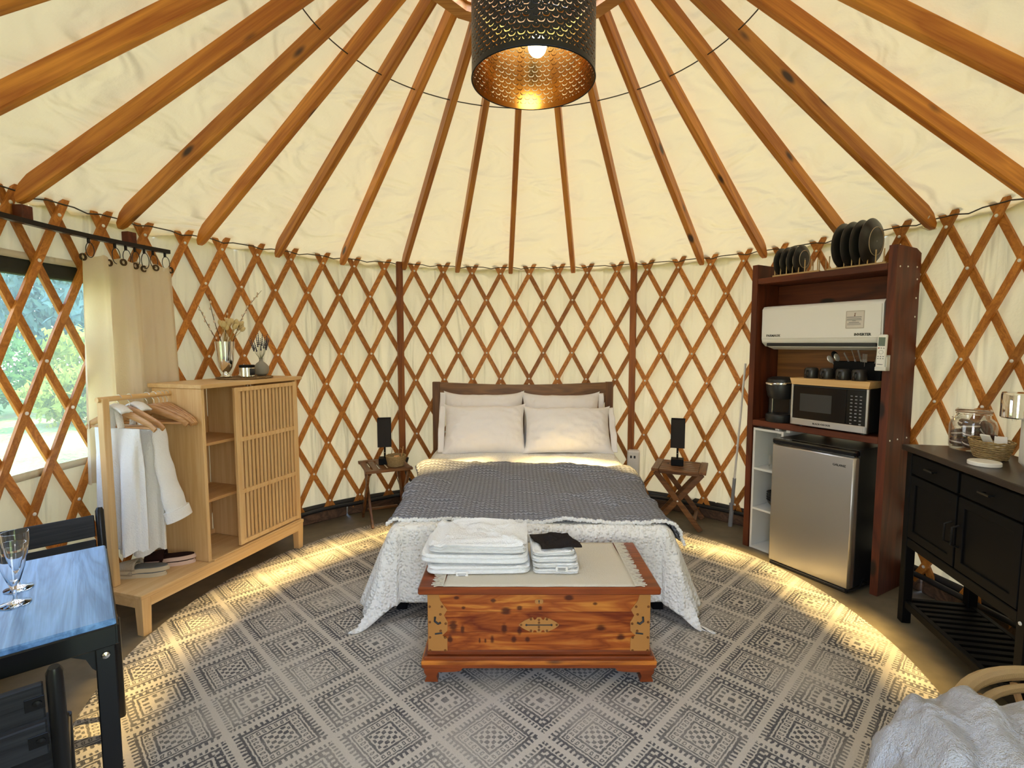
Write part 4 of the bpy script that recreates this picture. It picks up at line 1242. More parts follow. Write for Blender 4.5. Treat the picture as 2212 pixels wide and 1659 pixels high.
def strap(sx):
    poly = [(.000, .137), (.084, .137), (.084, .20), (.062, .213), (.084, .235), (.086, .275), (.070, .305), (.084, .33), (.055, .372), (.045, .410), (.0, .410)]
    poly = [((-(CW - .07) / 2 + .002 + x) * sx, z) for x, z in poly]
    mb = MB(); mb.prism(poly, -.0015, .0015, T(0, FY, 0) @ RX(pi / 2)); mb.k = 1
    for x, z in ((.008, .145), (.074, .145), (.008, .205), (.074, .205), (.008, .275), (.078, .268), (.055, .235), (.008, .345), (.062, .345), (.055, .31)):
        mb.M = T((-(CW - .07) / 2 + .002 + x) * sx, FY - .0015, z) @ RX(pi / 2); mb.lathe([(.006, 0), (.0045, .003), (.0005, .004)], 8)
    mb.M = Matrix.Identity(4); o = mb.build('corner_strap', [BRASS, RIVET], CH)
    mb = MB(); xc = (-(CW - .07) / 2 + .052) * sx
    mb.tube([(xc + sx * -.018, FY - .0025, .30), (xc - sx * .020, FY - .0025, .28), (xc - sx * .005, FY - .0025, .268), (xc + sx * .006, FY - .0025, .274)], .005, 6)
    mb.tube([(xc - sx * .02, FY - .0025, .222), (xc + sx * .012, FY - .0025, .226)], .0035, 6); mb.build('strap_cutout', INK, o)
strap(1); strap(-1)
mb = MB(); pts = []
for i in range(41):
    x = -.088 + .176 * i / 40; u = abs(x) / .088
    h = .038 * (1 - u ** 1.7) ** .8; 
    if u < .12: h = .034
    elif u < .26: h -= .012
    pts.append((x, .262 + h))
pts2 = [(x, .524 - z) for x, z in pts[::-1]]
mb.prism(pts + pts2, -.0015, .0015, T(0, FY, 0) @ RX(pi / 2)); mb.k = 1
for x, z in ((-.078, .262), (.078, .262), (-.035, .288), (.035, .288), (-.035, .236), (.035, .236), (0, .285), (0, .239), (0, .272), (0, .252)):
    mb.M = T(x, FY - .0015, z) @ RX(pi / 2); mb.lathe([(.0055, 0), (.004, .003), (.0005, .004)], 8)
mb.M = Matrix.Identity(4); em_ = mb.build('medallion', [BRASS, RIVET], CH)
mb = MB(); mb.box((0, FY - .002, .262), (.11, .002, .004))
for sx in (-1, 1): mb.ball((sx * .055, FY - .002, .262), .005, 8, 6, (1, .3, 1))
mb.build('medallion_slot', INK, em_)
mb = MB(); mb.prism([(-.018, .372), (-.013, .378), (.013, .378), (.018, .372), (.018, .364), (.013, .358), (-.013, .358), (-.018, .364)], -.0012, .0012, T(0, FY, 0) @ RX(pi / 2)); kp = mb.build('keyhole_plate', BRASS, CH)
mb = MB(); mb.ball((0, FY - .0012, .3705), .0035, 8, 6, (1, .3, 1)); mb.box((0, FY - .0014, .364), (.003, .0015, .009)); mb.build('keyhole', INK, kp)
ZC = .012 + .446 + .0005
# linen runner with fringes
rn = thing('table_runner', 'cream linen runner with fringed ends on the chest lid', 'runner', (0, 0, ZC))
mb = MB(); mb.grid(lambda u, v: (-.295 + .825 * u + .006 * sin(5 * v), 2.092 + .475 * v, .004 + .0012 * fbm(u * 9, v * 6)), 40, 20); mb.build('cloth', LINEN, rn, solid=.003)
for sx, x0 in ((-1, -.295), (1, .53)):
    mb = MB()
    for k in range(110):
        y = 2.094 + .47 * k / 109; j = .012 * sin(k * 2.3) ; l = .042 + .012 * sin(k * 1.7)
        mb.tube([(x0, y, .0045), (x0 + sx * l * .5, y + j * .5, .006), (x0 + sx * l, y + j, .003)], .0022, 4)
    mb.build('fringe', FRINGE, rn, smooth=60)
# towels
def towel(name, label, c, w_, d_, h_, rot, folds=3, seed=0, puff=.008, cat='towel', group=None, mat=None, tagx=None):
    t = thing(name, label, cat, c, rot, group)
    mb = MB(); n = 56; m = 14
    prof = []
    ze = h_ / folds
    for i in range(n):
        a = 2 * pi * i / n
        x = cos(a); y = sin(a)
        prof.append((math.copysign(abs(x) ** .22, x), math.copysign(abs(y) ** .22, y)))
    levels = []
    for k in range(folds):
        for (f, ins) in ((.06, .010), (.25, .0), (.6, -.002), (.9, .006)): levels.append(((k + f) * ze, ins))
    rings = []
    for (z, ins) in levels:
        ring = []
        for i, (x, y) in enumerate(prof):
            wv = .005 * fbm(x * 2 + seed, y * 2 + z * 30, seed) 
            zz_ = z + (.35 * ze * fbm(x * 2.2 + seed, y * 2.2, 1) + puff * .5 * fbm(x * 3, y * 3, seed)) * min(1, z / h_ * 1.5)
            ring.append(mb.vert(((x * (w_ / 2 - ins) + wv), (y * (d_ / 2 - ins) + wv), zz_)))
        rings.append(ring)
    mb.ring_faces(rings, True, False); mb.face(rings[0][::-1])
    last = levels[-1][0]; prev = rings[-1]
    for s in (.93, .85, .75, .65, .55, .45, .35, .25, .15, .06):
        ring = []
        for (x, y) in prof:
            px, py = x * s, y * s
            zz_ = h_ + puff * (.6 * abs(fbm(px * 1.6 + seed + py, py * 1.8 - px, seed)) + .3 * fbm(px * 4, py * 4 + seed, 2)) - .004 * (s > .8)
            ring.append(mb.vert((px * w_ / 2, py * d_ / 2, zz_)))
        mb.ring_faces([prev, ring], True, False); prev = ring
    mb.face(prev)
    mb.build('folded_cloth', mat or WHITEC, t, smooth=70)
    if tagx is not None:
        mb = MB(); mb.grid(lambda u, v: (tagx + .055 * u, -d_ / 2 - .004 - .010 * v, h_ * .45 - .036 * v * min(1, h_ / .04)), 3, 4); lb = mb.build('care_tag', WHT, t, solid=.0008)
        mb = MB()
        for j in range(4): mb.box((tagx + .027, -d_ / 2 - .0085 - .0015 * j, h_ * .45 - (.009 + .007 * j) * min(1, h_ / .04)), (.038 - .006 * (j % 2), .001, .0032))
        mb.build('tag_print', INKG, lb)
    return t
zt = ZC + .0045
towel('bath_towel', 'lowest white bath towel of the big stack on the chest', (-.155, 2.35, zt), .47, .31, .040, .02, 2, 1.0, .002, 'towel', 'white towels on the chest', None, -.10)
towel('bath_towel', 'middle white bath towel of the big stack on the chest', (-.170, 2.36, zt + .042), .49, .30, .045, -.02, 2, 2.0, .002, 'towel', 'white towels on the chest')
towel('bath_towel', 'rumpled topmost white bath towel of the big stack on the chest', (-.155, 2.365, zt + .090), .45, .30, .042, -.03, 3, 3.0, .060, 'towel', 'white towels on the chest')
for k, (h_, lab) in enumerate(((.022, 'lowest small white hand towel in the stack under the black cloth'), (.022, 'second small white hand towel from below under the black cloth'),
        (.026, 'third small white hand towel from below under the black cloth'), (.022, 'top small white hand towel directly under the black cloth'))):
    z_ = zt + (0, .023, .046, .073)[k]
    towel('hand_towel', lab, (.205 - .006 * k, 2.315 + .01 * k, z_), .205 - .012 * (k > 2), .225, h_, .03 * (k - 1.5), 2, 4.0 + k, .002, 'towel', 'small towels on the chest', None, .0 if k == 1 else None)
wc_ = thing('washcloth', 'crumpled black washcloth on top of the small white towels', 'washcloth', (.205, 2.335, zt + .098), .1)
mb = MB()
def wcf(u, v):
    x = (u - .5) * .19; y = (v - .5) * .17
    return Vector((x + .010 * fbm(v * 2, 1) - .035 * (v - .5), y + .008 * fbm(u * 2, 4), .008 + .035 * max(0, fbm(u * 2.2 + 3, v * 2.2, 6) + .35) * (1 - (2 * u - 1) ** 4) * (1 - (2 * v - 1) ** 4)))
mb.grid(wcf, 30, 30); mb.build('cloth', BLACKC, wc_, smooth=80, solid=.006)

# ------------------------------------------------------------------ kitchen shelf
KA = atan2(-.871, .492)
K0 = Vector((1.730, 3.679, 0)); KM = Matrix.Translation(K0) @ RZ(KA)
def kl(x, y, z): return KM @ Vector((x, y, z))
ks = thing('kitchen_shelf', 'tall dark red timber kitchen shelf unit against the right wall', 'shelf unit', K0, KA)
KDP = .286
for nm, x in (('side_board', .021), ('side_board', .88)):
    mb = MB(); poly = [(0, 0), (KDP, 0), (KDP, 2.035), (KDP - .06, 2.058), (.05, 2.06), (0, 2.06)]
    mb.prism(poly, -.021, .021, T(x, 0, 0) @ RZ(pi / 2) @ RX(pi / 2)); sb_ = mb.build(nm, MAHZ, ks)
    if x > .5:
        mb = MB()
        for (y, z) in ((.04, 1.94), (.13, 1.945), (.24, 1.95), (.25, 1.88), (.25, 1.77), (.25, 1.66), (.04, .935), (.13, .935), (.24, .935)):
            mb.M = T(x + .021, y, z) @ RY(pi / 2); mb.lathe([(.006, 0), (.004, .003), (.0005, .0035)], 8)
        mb.build('screw_heads', ZINC, sb_)
bx('top_shelf', (.4505, KDP / 2, 1.942), (.815, KDP, .040), MAHX, ks)
bx('middle_shelf', (.4505, KDP / 2, .931), (.815, KDP, .042), MAHX, ks)
bx('back_rail', (.4505, KDP - .02, 1.82), (.815, .036, .20), MAHX, ks)
bx('back_panel', (.4505, KDP - .012, 1.33), (.815, .016, .78), PLY, ks)

# air conditioner
ac = thing('air_conditioner', 'white wall air conditioner mounted inside the kitchen shelf', 'air conditioner', kl(.45, .246, 1.505), KA)
mb = MB()
prof = [(0, .262), (0, .0), (-.06, -.03), (-.165, -.022), (-.202, .004), (-.210, .03), (-.212, .235), (-.195, .256), (-.15, .262)]
mb.prism([(y, z) for y, z in prof], -.385, .385, RZ(pi / 2) @ RX(pi / 2))
mb.build('case', WHT, ac, smooth=50)
mb = MB(); mb.box((0, -.2135, .133), (.752, .004, .20), .0015); fp_ = mb.build('front_panel', WHT, ac)
mb = MB(); mb.box((0, -.192, -.010), (.70, .022, .022), .002); mb.build('air_slot', BLKS, ac)
mb = MB(); mb.M = T(0, -.148, -.032) @ RX(-.25); mb.box((0, 0, 0), (.70, .07, .008), .003); mb.build('louvre', WHT, ac)
mb = MB(); mb.box((.02, -.19, -.012), (.06, .012, .014), .002); mb.build('sensor', GREY, ac)
TX = Matrix.Rotation(pi / 2, 4, 'X')
text('lettering', 'PARMAUX', .022, INK, fp_, T(-.345, -.2165, .045) @ TX, bold=.0006)
text('lettering', 'INVERTER', .021, INK, fp_, T(.232, -.2165, .045) @ TX, bold=.0008)
mb = MB(); mb.box((.233, -.2162, .143), (.106, .0012, .108), .0005); lb = mb.build('notice_card', plain('card_paper', hexc('d9d0c4'), .7), ac)
mb = MB()
for z, w_, h_ in ((.158, .084, .005), (.149, .080, .003), (.144, .082, .003), (.139, .086, .003), (.135, .020, .003), (.126, .058, .0045), (.119, .076, .003), (.112, .078, .003)):
    mb.box((.228, -.2171, z), (w_, .0006, h_))
mb.build('card_print', INKG, lb)
mb = MB(); mb.box((.232, -.2172, .174), (.0045, .0006, .018)); mb.ball((.231, -.2172, .166), .004, 8, 6, (1, .1, 1)); mb.box((.236, -.2172, .182), (.006, .0006, .002)); mb.build('card_emblem', INKB, lb)
mb = MB()
for (x, z, w_, h_) in ((.233, .194, .10, .003), (.233, .092, .10, .003), (.183, .143, .003, .10), (.283, .143, .003, .10)): mb.box((x, -.2169, z), (w_, .0005, h_))
mb.build('card_border', plain('border_ink', hexc('b3a796'), .7), lb)
# remote in its holder on the front edge of the right board
rc = thing('remote_holder', 'white remote holder screwed to the right board of the kitchen shelf', 'holder', kl(.868, -.001, 1.345), KA)
mb = MB(); mb.box((.0, -.004, .045), (.06, .006, .09), .002); mb.box((0, -.026, .012), (.058, .04, .024), .003); mb.box((.026, -.02, .04), (.006, .036, .08), .002); mb.build('cradle', WHTL, rc)
rm = thing('remote_control', 'white remote control with green screen standing in its holder', 'remote', kl(.862, -.030, 1.3575), KA)
mb = MB(); mb.M = RY(.03); mb.box((0, 0, .098), (.048, .018, .196), .005); mb.build('case', WHT, rm)
mb = MB(); mb.M = RY(.03); mb.box((0, -.0094, .155), (.034, .0016, .05), .0005); mb.build('screen', LCD, rm)
mb = MB(); mb.M = RY(.03)
for j, zz_ in enumerate((.118, .07, .058)):
    for i in range(3):
        if j == 0 and i == 0: continue
        mb.ball((-.013 + .013 * i, -.0092, zz_), .0042, 8, 6, (1, .35, .7))
mb.tube([(.011 * cos(2 * pi * i / 20), -.0094, .095 + .011 * sin(2 * pi * i / 20)) for i in range(20)], .0008, 5, closed=True)
mb.build('buttons', GREY, rm)
mb = MB(); mb.M = RY(.03); mb.ball((-.013, -.0092, .118), .0048, 8, 6, (1, .35, .7)); mb.build('power_button', RED, rm)
text('lettering', 'PARMAUX', .0065, INK, rm, RY(.03) @ T(-.016, -.0096, .022) @ TX, bold=.0002)

FORKM = plain('cutlery_steel', (.62, .60, .57), .28, .55)
# dish racks and plates
def plate(label, loc, r, group, lean):
    p = thing('plate', label, 'plate', loc, 0, group)
    p.rotation_euler = (KM.to_3x3().to_4x4() @ RY(-pi / 2 + lean)).to_euler()
    mb = MB(); h = r * .20
    mb.lathe([(.001, 0), (r * .55, 0), (r * .62, .002), (r * .9, h * .55), (r, h), (r * .985, h + .004), (r * .85, h * .62), (r * .6, .008), (.001, .008)][::1], 48)
    mb.build('dish', STONE, p, smooth=50)
    mb = MB(); mb.tube([(r * .60 * cos(2 * pi * i / 40), r * .60 * sin(2 * pi * i / 40), .0005) for i in range(40)], .0022, 6, closed=True); mb.build('foot_ring', STONEL, p)
    mb = MB(); mb.box((0, 0, -.0008), (.012, .005, .0008)); mb.box((.002, .006, -.0008), (.005, .010, .0008)); mb.build('maker_mark', GREY, p)
    return p
RACKW = plain('rack_beech', hexc('c9a672'), .5)
def rack(label, x0, x1, pegs):
    rk = thing('plate_rack', label, 'plate rack', kl(x0, .02, 1.9625), KA, 'pine plate racks on the kitchen shelf')
    L = x1 - x0
    for y in (.012, .105): bx('rail', (L / 2, y, .007), (L, .016, .012), RACKW, rk, .002)
    for i in (0, 1): bx('cross_bar', (.02 + (L - .04) * i, .058, .007), (.014, .09, .010), RACKW, rk, .002)
    for i in range(pegs):
        for y in (.012, .105):
            mb = MB(); x = .014 + (L - .028) * i / (pegs - 1); mb.tube([(x, y, .012), (x, y, .090)], .0036, 7); mb.build('peg', RACKW, rk)
rack('plate rack holding the four smaller black plates', .135, .455, 8)
rack('plate rack holding the four larger black plates', .50, .835, 8)
for i in range(4):
    nm = ('leftmost', 'second from the left', 'third from the left', 'rightmost, foot ring showing')[i]
    plate('smaller black stoneware plate in the left rack, ' + nm, kl(.190 + .046 * i, .075, 1.971 + .094), .094, 'small black plates in the rack', .06)
for i in range(4):
    nm = ('leftmost', 'second from the left', 'third from the left', 'rightmost, foot ring showing')[i]
    plate('larger black stoneware plate in the right rack, ' + nm, kl(.600 + .052 * i, .075, 1.971 + .137), .137, 'large black plates in the rack', .06)

# microwave with bamboo board and mugs
MY, MZ = -.030, .953
mw = thing('microwave', 'stainless steel and black glass microwave on the middle shelf', 'microwave', kl(.578, 0, MZ), KA)
MWW, MWH = .470, .268
mb = MB(); mb.box((0, .118, .012 + MWH / 2), (MWW - .01, .27, MWH), .006); mb.build('case', BLKS, mw)
mb = MB(); mb.box((0, -.024, .012 + .022), (MWW, .022, .044), .003)
for sx in (-1, 1): mb.box((sx * (MWW / 2 - .007), -.024, .012 + MWH / 2), (.014, .022, MWH), .003)
fr_ = mb.build('steel_frame', STEEL, mw)
mb = MB(); mb.box((-.055, -.022, .158), (.328, .018, .218), .002); mb.build('door_glass', BLKG, mw)
mb = MB(); mb.box((.165, -.022, .158), (.108, .018, .218), .002); cp = mb.build('control_panel', BLKG, mw)
mb = MB()
for j in range(9):
    for i in range(3):
        if j == 8 and i == 1: continue
        mb.box((.140 + .026 * i, -.0315, .232 - .021 * j), (.012, .0008, .005 if j < 4 else .006))
mb.build('keys', GREY, cp)
mb = MB(); mb.box((-.075, -.0316, .165), (.20, .0006, .115)); mb.build('window_mesh', plain('oven_mesh', (.035, .033, .03), .35), fr_)
mb = MB(); mb.box((.172, -.0355, .034), (.085, .003, .030), .001); mb.build('door_button', STEEL, mw)
text('lettering', 'BLACK+DECKER', .015, INK, fr_, T(-.085, -.0355, .028) @ TX, bold=.0004)
for sx in (-1, 1):
    for y in (.02, .23):
        mb = MB(); mb.lathe([(.012, -.001), (.012, .013)], 10, (sx * .19, y, 0)); mb.build('foot', BLKS, mw)
bd = thing('bamboo_board', 'pale bamboo board lying on top of the microwave', 'board', kl(.582, .10, MZ + .281), KA)
mb = MB(); q = [(-.242, -.150), (.242, -.150), (.225, .145), (-.225, .145)]
n_ = 4
a = [mb.vert((x * .955, y * .955, 0)) for x, y in q]; b = [mb.vert((x, y, .042)) for x, y in q]
mb.face(a[::-1]); mb.face(b)
for i in range(4): mb.face((a[i], a[(i + 1) % 4], b[(i + 1) % 4], b[i]))
mb.build('tray', BAMB, bd)
def mug(label, x, y):
    m_ = thing('mug', label, 'mug', kl(x, y, MZ + .3235), KA, 'black mugs upside down on the bamboo board')
    mb = MB(); mb.lathe([(.041, 0), (.042, .003), (.042, .050), (.038, .062), (.030, .068), (.028, .066), (.001, .066)], 28); mb.build('cup', STONE, m_, smooth=50)
    mb = MB(); mb.tube([(0, -.040, .048), (0, -.062, .045), (0, -.068, .028), (0, -.060, .012), (0, -.040, .010)], .0055, 8); mb.build('handle', STONE, m_)
for i, x in enumerate((.432, .530, .628, .722)):
    mug('upside down black mug on the bamboo board, ' + ('leftmost', 'second from the coffee maker side', 'third from the coffee maker side', 'rightmost')[i], x, .035)
# cutlery caddy
cd = thing('cutlery_caddy', 'black caddy full of cutlery behind the mugs', 'caddy', kl(.665, .165, MZ + .3235), KA)
mb = MB()
for (x, y, sx_, sy_) in ((-.135, 0, .006, .11), (.135, 0, .006, .11), (0, -.052, .27, .006), (0, .052, .27, .006), (-.045, 0, .005, .10), (.045, 0, .005, .10)): mb.box((x, y, .056), (sx_, sy_, .112), .002)
mb.box((0, 0, .004), (.27, .10, .008)); mb.build('box', BLK, cd)
def fork(label, base, tip, roll):
    f = thing('fork', label, 'fork', base, 0, 'forks in the black caddy'); d = (Vector(tip) - Vector(base)); L = d.length
    f.rotation_euler = (d.to_track_quat('Z', 'Y').to_matrix().to_4x4() @ RZ(roll)).to_euler()
    mb = MB(); mb.tube([(0, 0, 0), (0, 0, L - .06)], [.004, .0028], 6, sq=(1.6, .6)); mb.build('handle', FORKM, f)
    mb = MB(); mb.box((0, 0, L - .052), (.024, .002, .022), .0008)
    for i in range(4): mb.box((-.0095 + .0063 * i, 0, L - .020), (.0035, .002, .044), .0006)
    mb.build('tines', FORKM, f)
random.seed(4)
for k, (dx, tx, tz, ro) in enumerate(((-.02, -.07, .165, .4), (.0, -.02, .180, .2), (.03, .02, .185, -.2), (.065, .135, .180, -.5), (.02, .07, .160, .9))):
    fork('fork standing in the black caddy, ' + ('leftmost, leaning left', 'second from the left', 'upright one in the middle', 'rightmost, tines spread towards the right board', 'lowest, lying against the caddy rim')[k],
         kl(.665 + dx, .165, MZ + .335), kl(.665 + tx, .10 - .01 * k, MZ + .3235 + tz), KA + ro)
def spoon(label, base, tip, mat):
    f = thing('spoon', label, 'spoon', base, 0, 'spoons in the black caddy'); d = (Vector(tip) - Vector(base)); L = d.length
    f.rotation_euler = (d.to_track_quat('Z', 'Y').to_matrix().to_4x4() @ RZ(KA)).to_euler()
    mb = MB(); mb.tube([(0, 0, 0), (0, 0, L - .05)], [.004, .0028], 6, sq=(1.6, .6)); mb.build('handle', mat, f)
    mb = MB(); mb.ball((0, 0, L - .026), .019, 12, 8, (1, .28, 1.4)); mb.build('bowl', mat, f)
for k, (dx, tx, tz) in enumerate(((-.10, -.17, .145), (-.085, -.135, .16), (-.09, -.16, .175))):
    spoon(('steel spoon leaning out of the left side of the caddy', 'steel spoon behind the leaning one in the caddy', 'black cooking spoon at the left of the caddy')[k], kl(.665 + dx, .16, MZ + .335), kl(.665 + tx, .10 + .02 * k, MZ + .3235 + tz), BLK if k == 2 else FORKM)
# coffee maker
cm = thing('coffee_maker', 'black pod coffee maker on the middle shelf left of the microwave', 'coffee maker', kl(.200, .150, MZ), KA)
mb = MB(); mb.box((-.005, .02, .15), (.215, .17, .30), .025); mb.build('tower', BLKS, cm)
mb = MB(); mb.lathe([(.072, .165), (.082, .18), (.092, .225), (.095, .272), (.088, .30), (.06, .316), (.001, .32)], 28, (0, -.075, 0)); mb.build('brew_head', BLKS, cm)
mb = MB(); mb.lathe([(.088, 0), (.092, .006), (.092, .045), (.084, .055), (.001, .055)], 28, (0, -.075, 0)); mb.build('drip_tray', BLKS, cm)
mb = MB(); mb.tube([(.100 * cos(-pi * i / 16), -.075 + .100 * sin(-pi * i / 16), .278 - .008 * sin(pi * i / 16)) for i in range(17)], .008, 8, sq=(.7, 1.1)); mb.build('chrome_handle', CHROME, cm)
mb = MB(); mb.box((-.062, -.068, .115), (.005, .008, .13), .002); mb.build('chrome_strip', CHROME, cm)
mb = MB(); mb.box((.0, -.063, .11), (.12, .008, .12), .003); mb.build('water_window', BLKG, cm)
text('lettering', 'KEURIG', .016, GREY, cm, T(-.03, -.125, .297) @ RX(.55), bold=.0003)

# fridge
fg = thing('mini_fridge', 'stainless steel mini fridge under the middle shelf', 'fridge', kl(.545, -.13, 0), KA)
FW, FH = .52, .868
mb = MB(); mb.box((0, .255, .02 + (FH - .02) / 2), (FW - .012, .39, FH - .02), .008); mb.build('cabinet', BLKS, fg)
mb = MB(); mb.box((0, .03, .022 + .405), (FW, .058, .81), .012); mb.build('door', STEEL, fg, smooth=40)
mb = MB(); mb.box((0, .03, .85), (FW, .06, .035), .008); hb = mb.build('top_trim', BLKG, fg)
mb = MB(); mb.box((0, .03, .012), (FW - .02, .05, .02), .004); mb.build('plinth', BLKS, fg)
text('lettering', 'GALANZ', .019, INK, fg, T(.135, -.0006, .765) @ TX, bold=.0002)
mb = MB(); mb.tube([(FW / 2 - .02, -.004, .02), (FW / 2 + .004, .03, .02), (FW / 2 + .004, .30, .016)], .006, 7); mb.tube([(FW / 2 + .002, .13, .02), (FW / 2 + .004, .15, .055), (FW / 2 + .004, .18, .06), (FW / 2 + .003, .20, .03)], .004, 6); mb.build('door_hinge', BLKM, fg)
for sx in (-1, 1):
    mb = MB(); mb.lathe([(.015, 0), (.015, .022)], 10, (sx * .22, .42, 0)); mb.build('foot', BLKS, fg)
# white cube shelf
ws = thing('cube_shelf', 'narrow white three-cube shelf between the left board and the fridge', 'shelf', kl(.047, .008, 0), KA)
for x in (.009, .222): bx('side', (x, .135, .447), (.016, .27, .894), WHTL, ws, .001)
for z in (.009, .30, .595, .885): bx('shelf_board', (.1155, .135, z), (.197, .27, .016), WHTL, ws, .001)
bx('back', (.1155, .262, .447), (.197, .006, .88), WHTL, ws, .0)
gl = thing('tumbler', 'clear glass tumbler on the upper cube of the white shelf', 'glass', kl(.178, .07, .6035), KA)
GLS = glass('clear_glass')
mb = MB(); mb.lathe([(.030, 0), (.036, .006), (.037, .10), (.034, .10), (.033, .01), (.001, .008)], 24); mb.build('glass', GLS, gl)
for k in range(4):
    b_ = thing('bowl', 'black bowl on the white cube shelf, ' + ('lowest of the stack', 'second from below in the stack', 'third from below in the stack', 'topmost of the stack')[k], 'bowl', kl(.178, .13, .3085 + .018 * k), KA, 'black bowls on the white shelf')
    mb = MB(); mb.lathe([(.03, 0), (.034, .004), (.062, .035), (.075, .062), (.072, .063), (.058, .036), (.03, .012), (.001, .01)], 28); mb.build('dish', STONE, b_, smooth=50)
# brackets under the middle shelf
for x, lab in ((.19, 'small white clip hanging under the middle shelf, left one'), (.27, 'small white clip hanging under the middle shelf, right one')):
    mb = MB(); mb.box((0, 0, .0), (.03, .03, .022), .003); o = mb.build('clip', WHT, loc=kl(x + .02, .05, .897), rotz=KA); tag(o, lab, 'clip')
# pole leaning in the corner
pl = thing('pole', 'thin silver telescopic pole leaning by the left side of the kitchen shelf', 'pole', (0, 0, 0))
A_, B_ = Vector((1.745, 4.065, .01)), Vector((1.735, 3.87, 1.33))
A_ = Vector((1.80, 4.06, .0)); B_ = Vector((1.785, 3.86, 1.35))
mb = MB(); mb.tube([A_ + (B_ - A_) * .22, B_], .008, 10); mb.build('tube', plain('pole_aluminium', (.78, .77, .74), .3, .3), pl)
mb = MB(); mb.tube([A_, A_ + (B_ - A_) * .10], .017, 10); mb.tube([A_ + (B_ - A_) * .14, A_ + (B_ - A_) * .31], .013, 10); mb.tube([A_ + (B_ - A_) * .09, A_ + (B_ - A_) * .15 + Vector((-.01, 0, 0))], .015, 8); mb.build('grip', GREY, pl)

# ------------------------------------------------------------------ black sideboard
SA = atan2(-.978, -.21)
S0 = Vector((2.108, 2.654, 0)); SM = Matrix.Translation(S0) @ RZ(SA)
def sl(x, y, z): return SM @ Vector((x, y, z))
sbd = thing('sideboard', 'black sideboard with two drawers, two doors and slatted low shelf', 'sideboard', S0, SA)
SW, SD = .855, .345
TOPB = wood('sideboard_top', hexc('2a211d'), hexc('473a33'), axis=0, along=1, across=10, rough=.3, contrast=.5)
bx('top', (SW / 2, SD / 2 - .004, .950), (SW + .035, SD + .03, .030), TOPB, sbd, .004)
for x in (.0225, SW - .0225):
    for y in (.0225, SD - .0225): bx('leg', (x, y, .468), (.045, .045, .934), BLK, sbd, .003)
mb = MB(); mb.box((SW / 2, SD / 2 + .008, .685), (SW - .05, SD - .03, .50), .002); mb.build('carcass', BLK, sbd)
bx('apron', (SW / 2, .014, .45), (SW - .09, .024, .045), BLK, sbd)
for i, x in enumerate((.235, SW - .235)):
    bx_ = MB(); bx_.box((x, .010, .872), (.365, .02, .100), .003); dw = bx_.build('drawer', BLK, sbd)
    mb = MB(); mb.M = T(x, 0, .878) @ RX(pi / 2)
    for dx in (-.024, .024): mb.lathe([(.005, 0), (.005, .018)], 8, (dx, 0, 0))
    mb.M = Matrix.Identity(4); mb.tube([(x - .034, -.020, .878), (x + .034, -.020, .878)], .006, 8); mb.build('handle', BLKM, dw)
    bx_ = MB(); z0, z1 = .480, .812; xc = x
    for xx in (xc - .165, xc + .165): bx_.box((xx, .010, (z0 + z1) / 2), (.042, .02, z1 - z0), .002)
    for z in (z0 + .021, z1 - .021): bx_.box((xc, .010, z), (.30, .02, .042), .002)
    dd = bx_.build('door', BLK, sbd)
    mb = MB(); mb.box((xc, .014, (z0 + z1) / 2), (.30, .012, z1 - z0 - .07), .001); mb.build('door_panel', BLK, dd)
    hx = xc + (.165 if i == 0 else -.165)
    mb = MB(); mb.tube([(hx, -.002, .685), (hx, -.030, .675), (hx, -.030, .595), (hx, -.002, .585)], .005, 8); mb.build('handle', BLKM, dd)
for y in (.0225, SD - .0225): bx('low_rail', (SW / 2, y, .108), (SW - .09, .028, .040), BLK, sbd)
for x in (.0225, SW - .0225): bx('low_rail', (x, SD / 2, .108), (.028, SD - .09, .040), BLK, sbd)
for i in range(15):
    x = .075 + i * (SW - .15) / 14; bx('shelf_slat', (x, SD / 2, .120), (.030, SD - .07, .014), BLK, sbd, .002)
mb = MB(); mb.M = T(SW - .022, -.001, .44) @ RX(pi / 2); mb.lathe([(.008, 0), (.007, .003), (.0005, .004)], 10); mb.build('screw_cap', WHT, sbd)
ZS = .9655
# cookie jar
jp = sl(.095, .235, ZS)
jr = thing('cookie_jar', 'big clip-top glass jar of chocolate cookies on the black sideboard', 'jar', jp, SA)
mb = MB(); mb.lathe([(.070, .0), (.086, .006), (.092, .025), (.092, .125), (.086, .150), (.066, .168), (.064, .196), (.061, .196), (.063, .166), (.083, .148), (.088, .125), (.088, .02), (.001, .012)], 36); mb.build('jar', GLS, jr)
mb = MB(); mb.lathe([(.068, .196), (.070, .204), (.062, .212), (.001, .214)], 36); mb.build('lid', GLS, jr)
mb = MB(); mb.tube([(.069 * cos(2 * pi * i / 30), .069 * sin(2 * pi * i / 30), .186) for i in range(30)], .002, 5, closed=True); mb.tube([(0, -.068, .19), (0, -.082, .17), (.0, -.080, .15)], .002, 5); mb.tube([(-.02, -.067, .186), (-.015, -.085, .165), (.015, -.085, .165), (.02, -.067, .186)], .002, 5); mb.build('clip_wire', CHROME, jr)
mb = MB(); mb.tube([(.068 * cos(2 * pi * i / 30), .068 * sin(2 * pi * i / 30), .197) for i in range(30)], .0045, 6, closed=True); mb.build('seal', plain('jar_seal', hexc('a58b72'), .7), jr)
CHOC = plain('chocolate_cake', hexc('3d2018'), .7, bumpv=.4, bscale=120); CRM = plain('cream_filling', hexc('e8ddd0'), .6)
random.seed(21)
k = 0
